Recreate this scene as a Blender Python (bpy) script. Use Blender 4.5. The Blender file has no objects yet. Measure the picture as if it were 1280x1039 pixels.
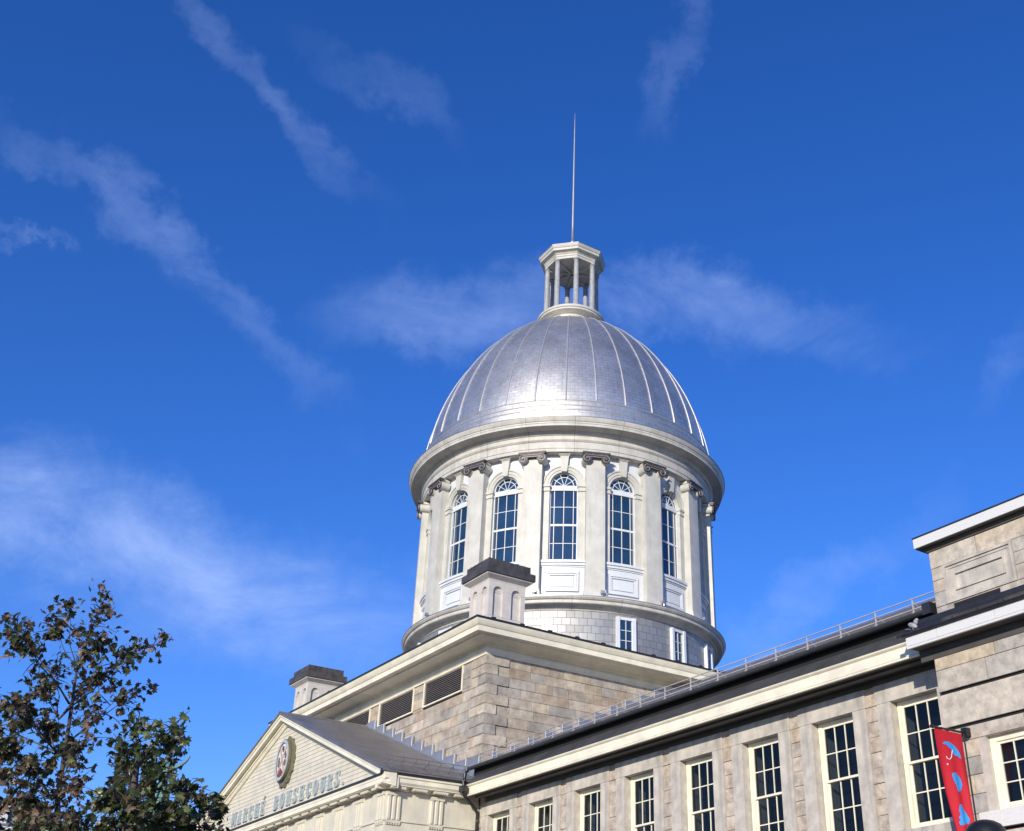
import bpy, math, random
from mathutils import Vector, Matrix, noise
random.seed(11)
PI = math.pi; R = math.radians
scn = bpy.context.scene

# ------------------------------------------------------------------ camera
AX = Vector((0.61065, 0.79188, -0.00612)); UP = Vector((0.38163, -0.28751, 0.87846)); FW = Vector((-0.69387, 0.53877, 0.47778))
cam = bpy.data.cameras.new('camera'); cam_o = bpy.data.objects.new('camera', cam); scn.collection.objects.link(cam_o)
cam.sensor_width = 36; cam.lens = 40.2965; cam.shift_x = -0.10972; cam.shift_y = 0.01579
cam.clip_start = 0.1; cam.clip_end = 3000
m = Matrix((AX, UP, -FW)).transposed().to_4x4(); m.translation = (0, 0, 1.7); cam_o.matrix_world = m
scn.camera = cam_o
scn.view_settings.view_transform = 'Standard'; scn.view_settings.look = 'None'
scn.view_settings.exposure = 0.0; scn.view_settings.gamma = 1

# ------------------------------------------------------------------ sun + sky
SUN_EL, SUN_AZ = R(18.0), R(-54.0)
sd = Vector((math.cos(SUN_EL)*math.cos(SUN_AZ), math.cos(SUN_EL)*math.sin(SUN_AZ), math.sin(SUN_EL)))
sun = bpy.data.lights.new('sun', 'SUN'); sun.energy = 5.0; sun.angle = R(0.5); sun.color = (1.0, 0.92, 0.77)
sun_o = bpy.data.objects.new('sun', sun); scn.collection.objects.link(sun_o)
sun_o.rotation_euler = sd.to_track_quat('Z', 'Y').to_euler()

w = bpy.data.worlds.new("World"); scn.world = w; w.use_nodes = True
wt = w.node_tree; wt.nodes.clear()
def WN(t, **k):
    n = wt.nodes.new(t)
    for a, b in k.items(): setattr(n, a, b)
    return n
def WL(a, b): wt.links.new(a, b)
def wmath(op, a, b=None, c=None):
    n = WN('ShaderNodeMath', operation=op)
    for i, x in enumerate((a, b, c)):
        if x is None: continue
        if isinstance(x, (int, float)): n.inputs[i].default_value = x
        else: WL(x, n.inputs[i])
    return n.outputs[0]
sky = WN('ShaderNodeTexSky', sky_type='NISHITA'); sky.sun_disc = False
sky.sun_elevation = SUN_EL; sky.sun_rotation = R(90) - SUN_AZ
sky.altitude = 0; sky.air_density = 1.0; sky.dust_density = 0.15; sky.ozone_density = 2.0
hs = WN('ShaderNodeHueSaturation'); hs.inputs['Saturation'].default_value = 1.32; hs.inputs['Value'].default_value = 1.0
WL(sky.outputs[0], hs.inputs['Color'])
tint = WN('ShaderNodeMix', data_type='RGBA', blend_type='MULTIPLY'); tint.inputs[0].default_value = 1.0
tint.inputs[7].default_value = (1.10, 1.33, 2.28, 1); WL(hs.outputs[0], tint.inputs[6])
tc = WN('ShaderNodeTexCoord')
nz = WN('ShaderNodeTexNoise'); nz.inputs['Scale'].default_value = 3.2; nz.inputs['Detail'].default_value = 7; nz.inputs['Roughness'].default_value = 0.6
WL(tc.outputs['Generated'], nz.inputs['Vector'])
v1 = WN('ShaderNodeVectorMath', operation='SUBTRACT'); v1.inputs[1].default_value = (.5, .5, .5); WL(nz.outputs['Color'], v1.inputs[0])
v2 = WN('ShaderNodeVectorMath', operation='SCALE'); v2.inputs['Scale'].default_value = 0.20; WL(v1.outputs[0], v2.inputs[0])
v3 = WN('ShaderNodeVectorMath', operation='ADD'); WL(tc.outputs['Generated'], v3.inputs[0]); WL(v2.outputs[0], v3.inputs[1])
nzf = WN('ShaderNodeTexNoise'); nzf.inputs['Scale'].default_value = 14; nzf.inputs['Detail'].default_value = 8; nzf.inputs['Roughness'].default_value = 0.65
WL(tc.outputs['Generated'], nzf.inputs['Vector'])
v4 = WN('ShaderNodeVectorMath', operation='SUBTRACT'); v4.inputs[1].default_value = (.5, .5, .5); WL(nzf.outputs['Color'], v4.inputs[0])
v5 = WN('ShaderNodeVectorMath', operation='SCALE'); v5.inputs['Scale'].default_value = 0.10; WL(v4.outputs[0], v5.inputs[0])
v6 = WN('ShaderNodeVectorMath', operation='ADD'); WL(v3.outputs[0], v6.inputs[0]); WL(v5.outputs[0], v6.inputs[1])
dirv = v6.outputs[0]
CL = [((-0.9116, 0.2421, 0.3323), (1.668, 4.83, -0.448), (-4.985, 0.752, -15.732), 0.85),
((-0.9272, 0.1466, 0.3448), (2.749, 9.637, 1.845), (-5.23, 5.206, -17.724), 0.62),
((-0.8756, 0.3742, 0.3054), (4.672, 10.441, -1.035), (-7.45, 0.99, -24.215), 0.45),
((-0.9286, 0.2301, 0.2911), (2.088, 5.84, 0.328), (-5.759, 6.681, -25.373), 0.35),
((-0.7001, 0.1824, 0.6904), (-0.665, 9.339, -3.866), (-44.693, -25.201, -39.897), 0.27),
((-0.6569, 0.2643, 0.7061), (1.602, 13.885, -4.414), (-52.551, -17.957, -43.086), 0.14),
((-0.817, 0.1507, 0.5565), (0.296, 8.769, -2.837), (-35.298, -17.813, -48.434), 0.30),
((-0.8221, 0.2376, 0.5173), (1.825, 11.023, -3.128), (-30.628, -12.788, -44.058), 0.18),
((-0.7233, 0.3967, 0.5652), (5.612, 7.83, 0.802), (-11.477, 11.847, -23.886), 0.44),
((-0.6158, 0.5489, 0.5653), (4.209, 4.984, -1.139), (-17.543, 8.4, -28.152), 0.46),
((-0.5117, 0.4584, 0.7266), (10.896, -1.756, 8.094), (24.116, 56.894, -19.944), 0.17),
((-0.622, 0.6895, 0.371), (7.006, 4.274, 2.456), (8.938, 26.633, -35.857), 0.3),
((-0.8386, 0.0644, 0.5409), (6.599, 44.615, 3.996), (-84.805, 20.776, -134.874), 0.25),
((-0.5816, 0.7014, 0.412), (38.963, 29.89, 2.907), (-18.828, 47.058, -107.892), 0.16),
((-0.4356, 0.7435, 0.5074), (33.451, 38.704, -28.982), (-18.747, 9.68, -31.261), 0.18)]
tot = None
for c, U, V, s in CL:
    d = WN('ShaderNodeVectorMath', operation='SUBTRACT'); WL(dirv, d.inputs[0]); d.inputs[1].default_value = c
    a = WN('ShaderNodeVectorMath', operation='DOT_PRODUCT'); WL(d.outputs[0], a.inputs[0]); a.inputs[1].default_value = U
    b = WN('ShaderNodeVectorMath', operation='DOT_PRODUCT'); WL(d.outputs[0], b.inputs[0]); b.inputs[1].default_value = V
    a2 = wmath('MULTIPLY', a.outputs['Value'], a.outputs['Value']); q = wmath('MULTIPLY_ADD', b.outputs['Value'], b.outputs['Value'], a2)
    mk = wmath('MAXIMUM', wmath('SUBTRACT', 1.0, wmath('MULTIPLY', q, 0.42)), 0.0)
    mk = wmath('MULTIPLY', wmath('MULTIPLY', mk, mk), s)
    tot = mk if tot is None else wmath('MAXIMUM', tot, mk)
nz2 = WN('ShaderNodeTexNoise'); nz2.inputs['Scale'].default_value = 7; nz2.inputs['Detail'].default_value = 12; nz2.inputs['Roughness'].default_value = 0.68; nz2.inputs['Distortion'].default_value = 0.5
mp = WN('ShaderNodeMapping'); mp.inputs['Rotation'].default_value = (0, R(-35), R(-20)); mp.inputs['Scale'].default_value = (1.0, 0.55, 1.5)
WL(tc.outputs['Generated'], mp.inputs[0]); WL(mp.outputs[0], nz2.inputs['Vector'])
rg = WN('ShaderNodeMapRange'); rg.inputs[1].default_value = 0.36; rg.inputs[2].default_value = 0.72; rg.inputs[3].default_value = 0.12; WL(nz2.outputs['Fac'], rg.inputs[0])
cf = wmath('MINIMUM', wmath('MULTIPLY', tot, rg.outputs[0]), 0.9)
cm = WN('ShaderNodeMix', data_type='RGBA'); WL(cf, cm.inputs[0]); WL(tint.outputs[2], cm.inputs[6]); cm.inputs[7].default_value = (5.4, 7.4, 13.0, 1)
bg = WN('ShaderNodeBackground'); bg.inputs['Strength'].default_value = 0.085; WL(cm.outputs[2], bg.inputs['Color'])
ow = WN('ShaderNodeOutputWorld'); WL(bg.outputs[0], ow.inputs[0])

# ------------------------------------------------------------------ materials
MATS = {}
def mat(name, col, rough=0.6, metal=0.0, col2=None, nscale=3.0, bump=0.0, bscale=30.0, spec=0.5, attr=False, streak=0.0, tiles=None, detail=5, joints=0, trans=0.0):
    """procedural material; attr = per-stone / per-leaf colour attribute 'tone'"""
    M_ = bpy.data.materials.new(name); M_.use_nodes = True; t = M_.node_tree; N = t.nodes; L = t.links
    p = N['Principled BSDF']; p.inputs['Roughness'].default_value = rough; p.inputs['Metallic'].default_value = metal
    p.inputs['Specular IOR Level'].default_value = spec
    tcn = N.new('ShaderNodeTexCoord'); src = tcn.outputs['Object']
    n1 = N.new('ShaderNodeTexNoise'); n1.inputs['Scale'].default_value = nscale; n1.inputs['Detail'].default_value = detail; n1.inputs['Roughness'].default_value = 0.62
    L.new(src, n1.inputs['Vector'])
    mx = N.new('ShaderNodeMix'); mx.data_type = 'RGBA'
    mr = N.new('ShaderNodeMapRange'); mr.inputs[1].default_value = 0.35; mr.inputs[2].default_value = 0.65; L.new(n1.outputs['Fac'], mr.inputs[0])
    L.new(mr.outputs[0], mx.inputs[0])
    c2 = col2 if col2 else tuple(x*0.82 for x in col)
    mx.inputs[6].default_value = (*col, 1); mx.inputs[7].default_value = (*c2, 1)
    out = mx.outputs[2]
    if attr:
        at = N.new('ShaderNodeVertexColor'); at.layer_name = 'tone'
        m2 = N.new('ShaderNodeMix'); m2.data_type = 'RGBA'; m2.blend_type = 'MULTIPLY'; m2.inputs[0].default_value = 1
        L.new(out, m2.inputs[6]); L.new(at.outputs['Color'], m2.inputs[7]); out = m2.outputs[2]
    if streak:
        mp_ = N.new('ShaderNodeMapping'); mp_.inputs['Scale'].default_value = (2.2, 2.2, 0.22); L.new(src, mp_.inputs[0])
        n3 = N.new('ShaderNodeTexNoise'); n3.inputs['Scale'].default_value = 2.5; n3.inputs['Detail'].default_value = 6; L.new(mp_.outputs[0], n3.inputs['Vector'])
        r3 = N.new('ShaderNodeMapRange'); r3.inputs[1].default_value = 0.52; r3.inputs[2].default_value = 0.75; r3.inputs[4].default_value = streak; L.new(n3.outputs['Fac'], r3.inputs[0])
        m3 = N.new('ShaderNodeMix'); m3.data_type = 'RGBA'; L.new(r3.outputs[0], m3.inputs[0]); L.new(out, m3.inputs[6]); m3.inputs[7].default_value = (*(x*0.35 for x in c2), 1); out = m3.outputs[2]
    if joints:
        sx = N.new('ShaderNodeSeparateXYZ'); L.new(src, sx.inputs[0]); an = N.new('ShaderNodeMath'); an.operation = 'ARCTAN2'; L.new(sx.outputs[1], an.inputs[0]); L.new(sx.outputs[0], an.inputs[1])
        mu_ = N.new('ShaderNodeMath'); mu_.operation = 'MULTIPLY'; mu_.inputs[1].default_value = joints/(2*PI); L.new(an.outputs[0], mu_.inputs[0]); fr_n = N.new('ShaderNodeMath'); fr_n.operation = 'FRACT'; L.new(mu_.outputs[0], fr_n.inputs[0])
        lt_ = N.new('ShaderNodeMath'); lt_.operation = 'LESS_THAN'; lt_.inputs[1].default_value = .012; L.new(fr_n.outputs[0], lt_.inputs[0]); ml = N.new('ShaderNodeMath'); ml.operation = 'MULTIPLY'; ml.inputs[1].default_value = .6; L.new(lt_.outputs[0], ml.inputs[0])
        m5 = N.new('ShaderNodeMix'); m5.data_type = 'RGBA'; L.new(ml.outputs[0], m5.inputs[0]); L.new(out, m5.inputs[6]); m5.inputs[7].default_value = (.12, .11, .10, 1); out = m5.outputs[2]
    bsrc = None
    if tiles:   # shingles: brick texture laid on the real uv of the surface
        bt = N.new('ShaderNodeTexBrick'); uvn = N.new('ShaderNodeUVMap'); uvn.uv_map = 'uv'; L.new(uvn.outputs[0], bt.inputs['Vector'])
        bt.inputs['Scale'].default_value = 1; bt.inputs['Brick Width'].default_value = tiles[0]; bt.inputs['Row Height'].default_value = tiles[1]
        bt.inputs['Mortar Size'].default_value = tiles[2]; bt.inputs['Mortar Smooth'].default_value = 0.2; bt.inputs['Bias'].default_value = 0
        bt.inputs['Color1'].default_value = (0.82, 0.82, 0.83, 1); bt.inputs['Color2'].default_value = (1.08, 1.08, 1.07, 1); bt.inputs['Mortar'].default_value = (0.45, 0.45, 0.47, 1)
        m4 = N.new('ShaderNodeMix'); m4.data_type = 'RGBA'; m4.blend_type = 'MULTIPLY'; m4.inputs[0].default_value = 1
        L.new(out, m4.inputs[6]); L.new(bt.outputs['Color'], m4.inputs[7]); out = m4.outputs[2]
        rr = N.new('ShaderNodeMath'); rr.operation = 'MULTIPLY_ADD'; rr.inputs[1].default_value = -0.16; rr.inputs[2].default_value = rough+0.14
        L.new(bt.outputs['Color'], rr.inputs[0]); L.new(rr.outputs[0], p.inputs['Roughness']); bsrc = bt.outputs['Color']
    L.new(out, p.inputs['Base Color'])
    if bump or bsrc:
        nb = N.new('ShaderNodeTexNoise'); nb.inputs['Scale'].default_value = bscale; nb.inputs['Detail'].default_value = 8; nb.inputs['Roughness'].default_value = 0.7; L.new(src, nb.inputs['Vector'])
        bp = N.new('ShaderNodeBump'); bp.inputs['Strength'].default_value = 1.0; bp.inputs['Distance'].default_value = bump if bump else 0.006; nb.inputs['Scale'].default_value = bscale if bump else 1.6; nb.inputs['Detail'].default_value = 8 if bump else 2; L.new(nb.outputs['Fac'], bp.inputs['Height'])
        nrm = bp.outputs[0]
        if bsrc:
            b2 = N.new('ShaderNodeBump'); b2.inputs['Strength'].default_value = 0.6; b2.inputs['Distance'].default_value = 0.004; L.new(bsrc, b2.inputs['Height']); L.new(nrm, b2.inputs['Normal']); nrm = b2.outputs[0]
        L.new(nrm, p.inputs['Normal'])
    if trans:
        tr = N.new('ShaderNodeBsdfTranslucent'); L.new(out, tr.inputs['Color']); ms = N.new('ShaderNodeMixShader'); ms.inputs[0].default_value = trans
        L.new(p.outputs[0], ms.inputs[1]); L.new(tr.outputs[0], ms.inputs[2]); L.new(ms.outputs[0], N['Material Output'].inputs['Surface'])
    MATS[name] = M_; return M_
mat('block_stone', (1.08, 1.08, 1.08), 0.85, col2=(.66, .64, .61), nscale=3.2, detail=10, bump=0.02, bscale=11, attr=True, streak=0.22)
mat('wing_stone', (1.08, 1.08, 1.08), 0.85, col2=(.62, .60, .58), nscale=5, detail=10, bump=0.03, bscale=11, attr=True, streak=0.2)
mat('pavilion_stone', (1.08, 1.08, 1.08), 0.8, col2=(.66, .66, .65), nscale=6, detail=12, bump=0.008, bscale=30, attr=True, streak=0.22)
mat('dressed_stone', (0.57, 0.52, 0.45), 0.8, col2=(0.38, 0.35, 0.315), nscale=2.6, bump=0.006, bscale=30, streak=0.45, detail=9)
mat('white_limestone', (0.595, 0.561, 0.518), 0.75, col2=(0.510, 0.476, 0.442), nscale=3, bump=0.003, streak=0.15)
mat('cap_slab', (0.680, 0.671, 0.654), 0.6, col2=(0.595, 0.595, 0.586), nscale=25, bump=0.001)
mat('cream_paint', (.85, .80, .625), 0.45, col2=(0.680, 0.637, 0.510), nscale=1.6, streak=0.04)
mat('pediment_boards', (.67, .615, .49), 0.55, col2=(0.535, 0.510, 0.425), nscale=2.2, streak=0.1)
mat('drum_stone_paint', (.565, .55, .505), 0.55, col2=(0.459, 0.451, 0.404), nscale=1.5, bump=0.002, bscale=60, streak=0.20)
mat('drum_cornice_paint', (.57, .555, .505), 0.55, col2=(.44, .425, .385), nscale=1.8, bump=0.002, bscale=50, streak=0.22, joints=22)
mat('white_paint', (0.629, 0.654, 0.680), 0.45, col2=(0.586, 0.612, 0.646), nscale=2.0, streak=0.06)
mat('ornament_lead', (.085, .078, .08), 0.5, metal=0.2, attr=True, col2=(.13, .12, .12), nscale=9, bump=0.003)
mat('dark_metal', (.035, .037, .045), 0.38, metal=0.5, col2=(.05, .05, .055), nscale=4)
mat('apron_metal', (.075, .074, .078), 0.5, metal=0.0, col2=(.045, .045, .048), nscale=1.4, streak=.2)
mat('roof_metal', (.30, .285, .275), 0.5, metal=0.55, col2=(.22, .21, .21), nscale=1.2, bump=0.02, bscale=2.2, streak=0.3)
mat('flashing', (.42, .45, .52), 0.4, metal=0.6, col2=(.32, .35, .42), nscale=3)
mat('tin_shingle', (.87, .84, .765), 0.46, metal=0.94, col2=(.66, .64, .59), nscale=0.7, tiles=(.37, .185, .009), streak=.25)
mat('drum_shingle', (.44, .43, .405), 0.60, metal=0.75, col2=(.38, .38, .39), nscale=0.9, tiles=(.34, .30, .010))
mat('rib_metal', (.58, .57, .56), 0.45, metal=0.7, col2=(.6, .58, .57), nscale=2)
mat('galvanised', (.46, .46, .47), 0.4, metal=0.75, col2=(.38, .38, .40))
mat('copper_cap', (.048, .044, .044), 0.55, metal=0.2, col2=(.10, .092, .09), nscale=2.5, streak=0.3)
mat('black_paint', (.012, .012, .013), 0.35)
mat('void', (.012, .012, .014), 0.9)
mat('letter_paint', (.30, .36, .38), 0.4, col2=(.36, .42, .44)); mat('gutter_metal', (.055, .06, .065), .45, metal=.1, col2=(.04, .045, .05)); mat('rail_paint', (0.442, 0.416, 0.425), 0.5); mat('column_stone', (0.357, 0.365, 0.374), .6, col2=(0.246, 0.252, 0.268), nscale=5)
mat('olive_bronze', (.20, .185, .12), 0.5, metal=0.2, col2=(.16, .15, .09), nscale=9, bump=0.01, bscale=16)
mat('silver_paint', (.60, .62, .64), 0.4, metal=0.3); mat('pink_paint', (.55, .34, .27), 0.5); mat('rust_red', (.22, .055, .03), 0.5)
mat('red_cloth', (.52, .011, .03), 0.75, col2=(.56, .012, .03), nscale=3, trans=.2); mat('blue_print', (.03, .27, .66), 0.7, col2=(.025, .23, .60)); mat('white_print', (.7, .7, .72), 0.7)
mat('copper_green', (.14, .25, .21), 0.6, metal=0.1, col2=(.08, .19, .17), nscale=1.2, bump=0.02, bscale=3, streak=0.4)
mat('bark', (.055, .042, .034), 0.9, col2=(.10, .085, .07), nscale=12, bump=0.01, bscale=25)
mat('leaf', (1, 1, 1), 0.40, col2=(.7, .7, .7), nscale=6, attr=True, trans=0.32)
mat('asphalt', (.05, .05, .052), 0.9, bump=0.004, bscale=60); mat('pavement', (.32, .31, .29), 0.85, nscale=1.5, bump=0.003)
mat('slate', (.10, .115, .14), 0.6, col2=(.16, .17, .19), nscale=3, bump=0.01); mat('brick', (.30, .19, .14), 0.85)
mat('pigeon_feather', (.20, .21, .23), 0.7, col2=(.40, .40, .42), nscale=12)
mat('shade_board', (.055, .052, .048), 0.7, col2=(.08, .075, .068), nscale=2); mat('plaster', (.30, .285, .25), 0.85); mat('lamp_glass', (.75, .75, .70), 0.25)  # soffit boards: near-black colour carries the shade under the eaves
def glass(name, tintc, rough=0.03):
    M_ = mat(name, tintc, rough, spec=0.6, col2=tuple(x*1.7 for x in tintc), nscale=0.9, detail=2)
    N = M_.node_tree.nodes; L = M_.node_tree.links; p = N['Principled BSDF']
    tcn = N.new('ShaderNodeTexCoord'); nb = N.new('ShaderNodeTexNoise'); nb.inputs['Scale'].default_value = 1.6; nb.inputs['Detail'].default_value = 1
    L.new(tcn.outputs['Object'], nb.inputs['Vector']); bp = N.new('ShaderNodeBump'); bp.inputs['Distance'].default_value = 0.02; bp.inputs['Strength'].default_value = 0.5
    L.new(nb.outputs['Fac'], bp.inputs['Height']); L.new(bp.outputs[0], p.inputs['Normal']); return M_
def clear_glass(name):
    M_ = glass(name, (.004, .008, .014)); t = M_.node_tree; N = t.nodes; L = t.links
    tr = N.new('ShaderNodeBsdfTransparent'); tr.inputs[0].default_value = (.62, .70, .78, 1); ms = N.new('ShaderNodeMixShader'); ms.inputs[0].default_value = .55
    L.new(N['Principled BSDF'].outputs[0], ms.inputs[1]); L.new(tr.outputs[0], ms.inputs[2]); L.new(ms.outputs[0], N['Material Output'].inputs['Surface'])
clear_glass('window_glass'); glass('drum_glass', (.008, .022, .036)).node_tree.nodes['Principled BSDF'].inputs['IOR'].default_value = 1.95

# ------------------------------------------------------------------ mesh builder
COL = scn.collection
class MB:
    def __init__(s, f=None): s.v = []; s.f = []; s.t = []; s.uv = {}; s.map = f
    def add(s, vs, fs, tone=None):
        b = len(s.v)
        for q in vs: s.v.append(tuple(s.map(*q)) if s.map else tuple(q))
        for f in fs: s.f.append(tuple(b+i for i in f)); s.t.append(tone)
        return b
    def box(s, x0, x1, y0, y1, z0, z1, tone=None, n=1):
        vs = []; fs = []
        for i in range(n+1):
            x = x0+(x1-x0)*i/n; vs += [(x, y0, z0), (x, y1, z0), (x, y1, z1), (x, y0, z1)]
        for i in range(n):
            a = 4*i
            for j in range(4): fs.append((a+j, a+4+j, a+4+(j+1) % 4, a+(j+1) % 4))
        fs += [(0, 1, 2, 3), (4*n+3, 4*n+2, 4*n+1, 4*n)]
        s.add(vs, fs, tone)
    def prism(s, poly, a0, a1, axis='x', tone=None, n=1):
        """poly: 2-D points; axis x -> (y,z), y -> (x,z), z -> (x,y)"""
        k = len(poly); vs = []
        for i in range(n+1):
            a = a0+(a1-a0)*i/n
            for (p, q) in poly: vs.append({'x': (a, p, q), 'y': (p, a, q), 'z': (p, q, a)}[axis])
        fs = []
        for i in range(n):
            for j in range(k): fs.append((i*k+j, i*k+(j+1) % k, (i+1)*k+(j+1) % k, (i+1)*k+j))
        fs += [tuple(range(k-1, -1, -1)), tuple(range(n*k, n*k+k))]
        s.add(vs, fs, tone)
    def lathe(s, prof, cx=0, cy=0, n=96, a0=0, a1=2*PI, uv=False):
        full = abs(a1-a0-2*PI) < 1e-6; m_ = n if full else n+1; k = len(prof)
        vs = []; arc = [0]
        for i in range(1, k): arc.append(arc[-1]+math.hypot(prof[i][0]-prof[i-1][0], prof[i][1]-prof[i-1][1]))
        for i in range(m_):
            a = a0+(a1-a0)*i/n
            for r, z in prof: vs.append((cx+r*math.cos(a), cy+r*math.sin(a), z))
        fs = []; rm = max(r for r, z in prof)
        for i in range(n):
            for j in range(k-1):
                i2 = (i+1) % m_
                if uv: s.uv[len(s.f)+len(fs)] = [(rm*(a1-a0)*(i+di)/n, arc[j+dj]) for di, dj in ((0, 0), (1, 0), (1, 1), (0, 1))]
                fs.append((i*k+j, i2*k+j, i2*k+j+1, i*k+j+1))
        s.add(vs, fs)
    def tube(s, pts, r, n=8, tone=None):
        rs = r if isinstance(r, (list, tuple)) else [r]*len(pts); P = [Vector(p) for p in pts]; vs = []; fs = []
        prev = None
        for i, p in enumerate(P):
            d = (P[min(i+1, len(P)-1)]-P[max(i-1, 0)]).normalized()
            u = d.orthogonal().normalized() if prev is None else (prev-d*prev.dot(d)).normalized()
            prev = u; w_ = d.cross(u)
            for j in range(n): vs.append(tuple(p+(u*math.cos(2*PI*j/n)+w_*math.sin(2*PI*j/n))*rs[i]))
        for i in range(len(P)-1):
            for j in range(n): fs.append((i*n+j, i*n+(j+1) % n, (i+1)*n+(j+1) % n, (i+1)*n+j))
        fs += [tuple(range(n-1, -1, -1)), tuple(range((len(P)-1)*n, len(P)*n))]
        s.add(vs, fs, tone)
    def sweep_rect(s, x0, x1, y0, y1, prof):
        """closed profile (out, z) swept with mitres round a rectangle"""
        k = len(prof); vs = []
        for sx, sy in ((0, 0), (1, 0), (1, 1), (0, 1)):
            for o, z in prof: vs.append(((x1+o) if sx else (x0-o), (y1+o) if sy else (y0-o), z))
        fs = []
        for i in range(4):
            for j in range(k): fs.append((i*k+j, ((i+1) % 4)*k+j, ((i+1) % 4)*k+(j+1) % k, i*k+(j+1) % k))
        s.add(vs, fs)
    def build(s, name, material, parent=None, org=None, rz=0, smooth=40, local=False, attr=False):
        me = bpy.data.meshes.new(name)
        o = Vector(org) if org is not None else (Vector(parent['_o']) if parent is not None and '_o' in parent else Vector((0, 0, 0)))
        vv = s.v if local else [(x-o.x, y-o.y, z-o.z) for x, y, z in s.v]
        me.from_pydata(vv, [], s.f); me.materials.append(MATS[material])
        if s.uv:
            ul = me.uv_layers.new(name='uv')
            for i, p in enumerate(me.polygons):
                if i in s.uv:
                    for li, c in zip(p.loop_indices, s.uv[i]): ul.data[li].uv = c
        if any(t is not None for t in s.t):
            ca = me.color_attributes.new('tone', 'FLOAT_COLOR', 'CORNER')
            for p, t in zip(me.polygons, s.t):
                t = t or (1, 1, 1)
                for li in p.loop_indices: ca.data[li].color = (*t, 1)
        import bmesh
        bm = bmesh.new(); bm.from_mesh(me)
        if not attr: bmesh.ops.recalc_face_normals(bm, faces=bm.faces)
        bm.to_mesh(me); bm.free()
        if smooth:
            me.polygons.foreach_set('use_smooth', [True]*len(me.polygons)); me.set_sharp_from_angle(angle=R(smooth))
        ob = bpy.data.objects.new(name, me); COL.objects.link(ob)
        ob['_o'] = tuple(o); ob['_z'] = rz
        link(ob, parent, o, rz); return ob
def link(ob, parent, o, rz=0):
    if parent is not None:
        ob.parent = parent; po = Vector(parent['_o']); pz = parent['_z'] if '_z' in parent else 0
        d = Vector(o)-po; d.rotate(Matrix.Rotation(-pz, 3, 'Z')); ob.location = d; ob.rotation_euler = (0, 0, rz-pz)
    else: ob.location = o; ob.rotation_euler = (0, 0, rz)
def empty(name, loc, label, cat, group=None):
    o = bpy.data.objects.new(name, None); COL.objects.link(o); o.location = loc; o['_o'] = tuple(loc); o['_z'] = 0.0; o.empty_display_size = .5
    o['label'] = label; o['category'] = cat
    if group: o['group'] = group
    return o
def struct(o): o['kind'] = 'structure'; return o
def dup(src, parent, o, rz):
    c = src.copy(); COL.objects.link(c); c['_o'] = tuple(o); c['_z'] = rz; link(c, parent, o, rz); return c

# stone-by-stone walling ------------------------------------------------------
def tones(kind):
    if kind == 'block':
        b = random.choice([(.50, .45, .38), (.46, .42, .37), (.42, .40, .38), (.56, .49, .40), (.37, .365, .36), (.50, .465, .42), (.45, .38, .31), (.60, .55, .48)])
    elif kind == 'wing':
        b = random.choice([(.60, .51, .42), (.64, .54, .45), (.53, .48, .43), (.62, .50, .37), (.50, .47, .44), (.58, .52, .47), (.64, .57, .49)])
    else:
        b = random.choice([(.50, .475, .44), (.55, .51, .45), (.62, .55, .45), (.44, .43, .42), (.58, .54, .48), (.64, .55, .42), (.48, .46, .44)])
    if kind == 'wing': b = tuple(.45*p+.55*q_ for p, q_ in zip(b, (.57, .515, .45)))
    k = random.uniform(.78, .98) if kind != 'wing' else random.uniform(.85, .96); b = tuple(.85*p+.15*q_ for p, q_ in zip(b, (.50, .465, .42))); return (b[0]*k*1.05, b[1]*k, b[2]*k*.94)
def stones(mb, f, u0, u1, vs, wr, kind, holes=(), bev=.012, jit=.012, skirt=True):
    """courses between successive vs; f(u,v,w)->xyz, w outwards"""
    for v0, v1 in zip(vs[:-1], vs[1:]):
        iv = [(u0, u1)]
        for (a, b, c, d) in holes:
            if c < v1-.01 and d > v0+.01:
                nv = []
                for (p, q) in iv:
                    if b <= p or a >= q: nv.append((p, q)); continue
                    if a > p: nv.append((p, a))
                    if b < q: nv.append((b, q))
                iv = nv
        for (p, q) in iv:
            u = p
            mb.add([f(p, v0, -.03), f(q, v0, -.03), f(q, v1, -.03), f(p, v1, -.03)], [(0, 1, 2, 3)], (.30, .28, .25))
            while u < q-.02:
                w_ = random.uniform(*wr); e = u+w_
                if q-e < wr[0]*.6: e = q
                j = .006; x = random.uniform(-jit, jit); a, b, c, d = u+j, e-j, v0+j, v1-j; t = tones(kind)
                if (b-a) > .03:
                    V = [(a, c, -.03), (b, c, -.03), (b, d, -.03), (a, d, -.03), (a, c, x-.004), (b, c, x-.004), (b, d, x-.004), (a, d, x-.004),
                         (a+bev, c+bev, x), (b-bev, c+bev, x), (b-bev, d-bev, x), (a+bev, d-bev, x)]
                    mb.add([f(*z) for z in V], [(0, 1, 5, 4), (1, 2, 6, 5), (2, 3, 7, 6), (3, 0, 4, 7), (4, 5, 9, 8), (5, 6, 10, 9), (6, 7, 11, 10), (7, 4, 8, 11), (8, 9, 10, 11)], t)
                u = e
def frange(a, b, st):
    n = max(1, round((b-a)/st)); return [a+(b-a)*i/n for i in range(n+1)]

# ================================================================== SETTING
XD, YD = -41.40, 28.64            # axis of the dome
g = MB(); g.add([(-1500, -1500, 0), (1500, -1500, 0), (1500, 1500, 0), (-1500, 1500, 0)], [(0, 1, 2, 3)]); struct(g.build('ground', 'asphalt', smooth=0))
g = MB(); g.box(-80, 20, 11.5, 60, 0.004, .14); struct(g.build('pavement', 'pavement', smooth=0))
g = MB(); g.box(-80, 20, 11.3, 11.497, 0.004, .15); struct(g.build('kerb', 'dressed_stone', smooth=0))

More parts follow.
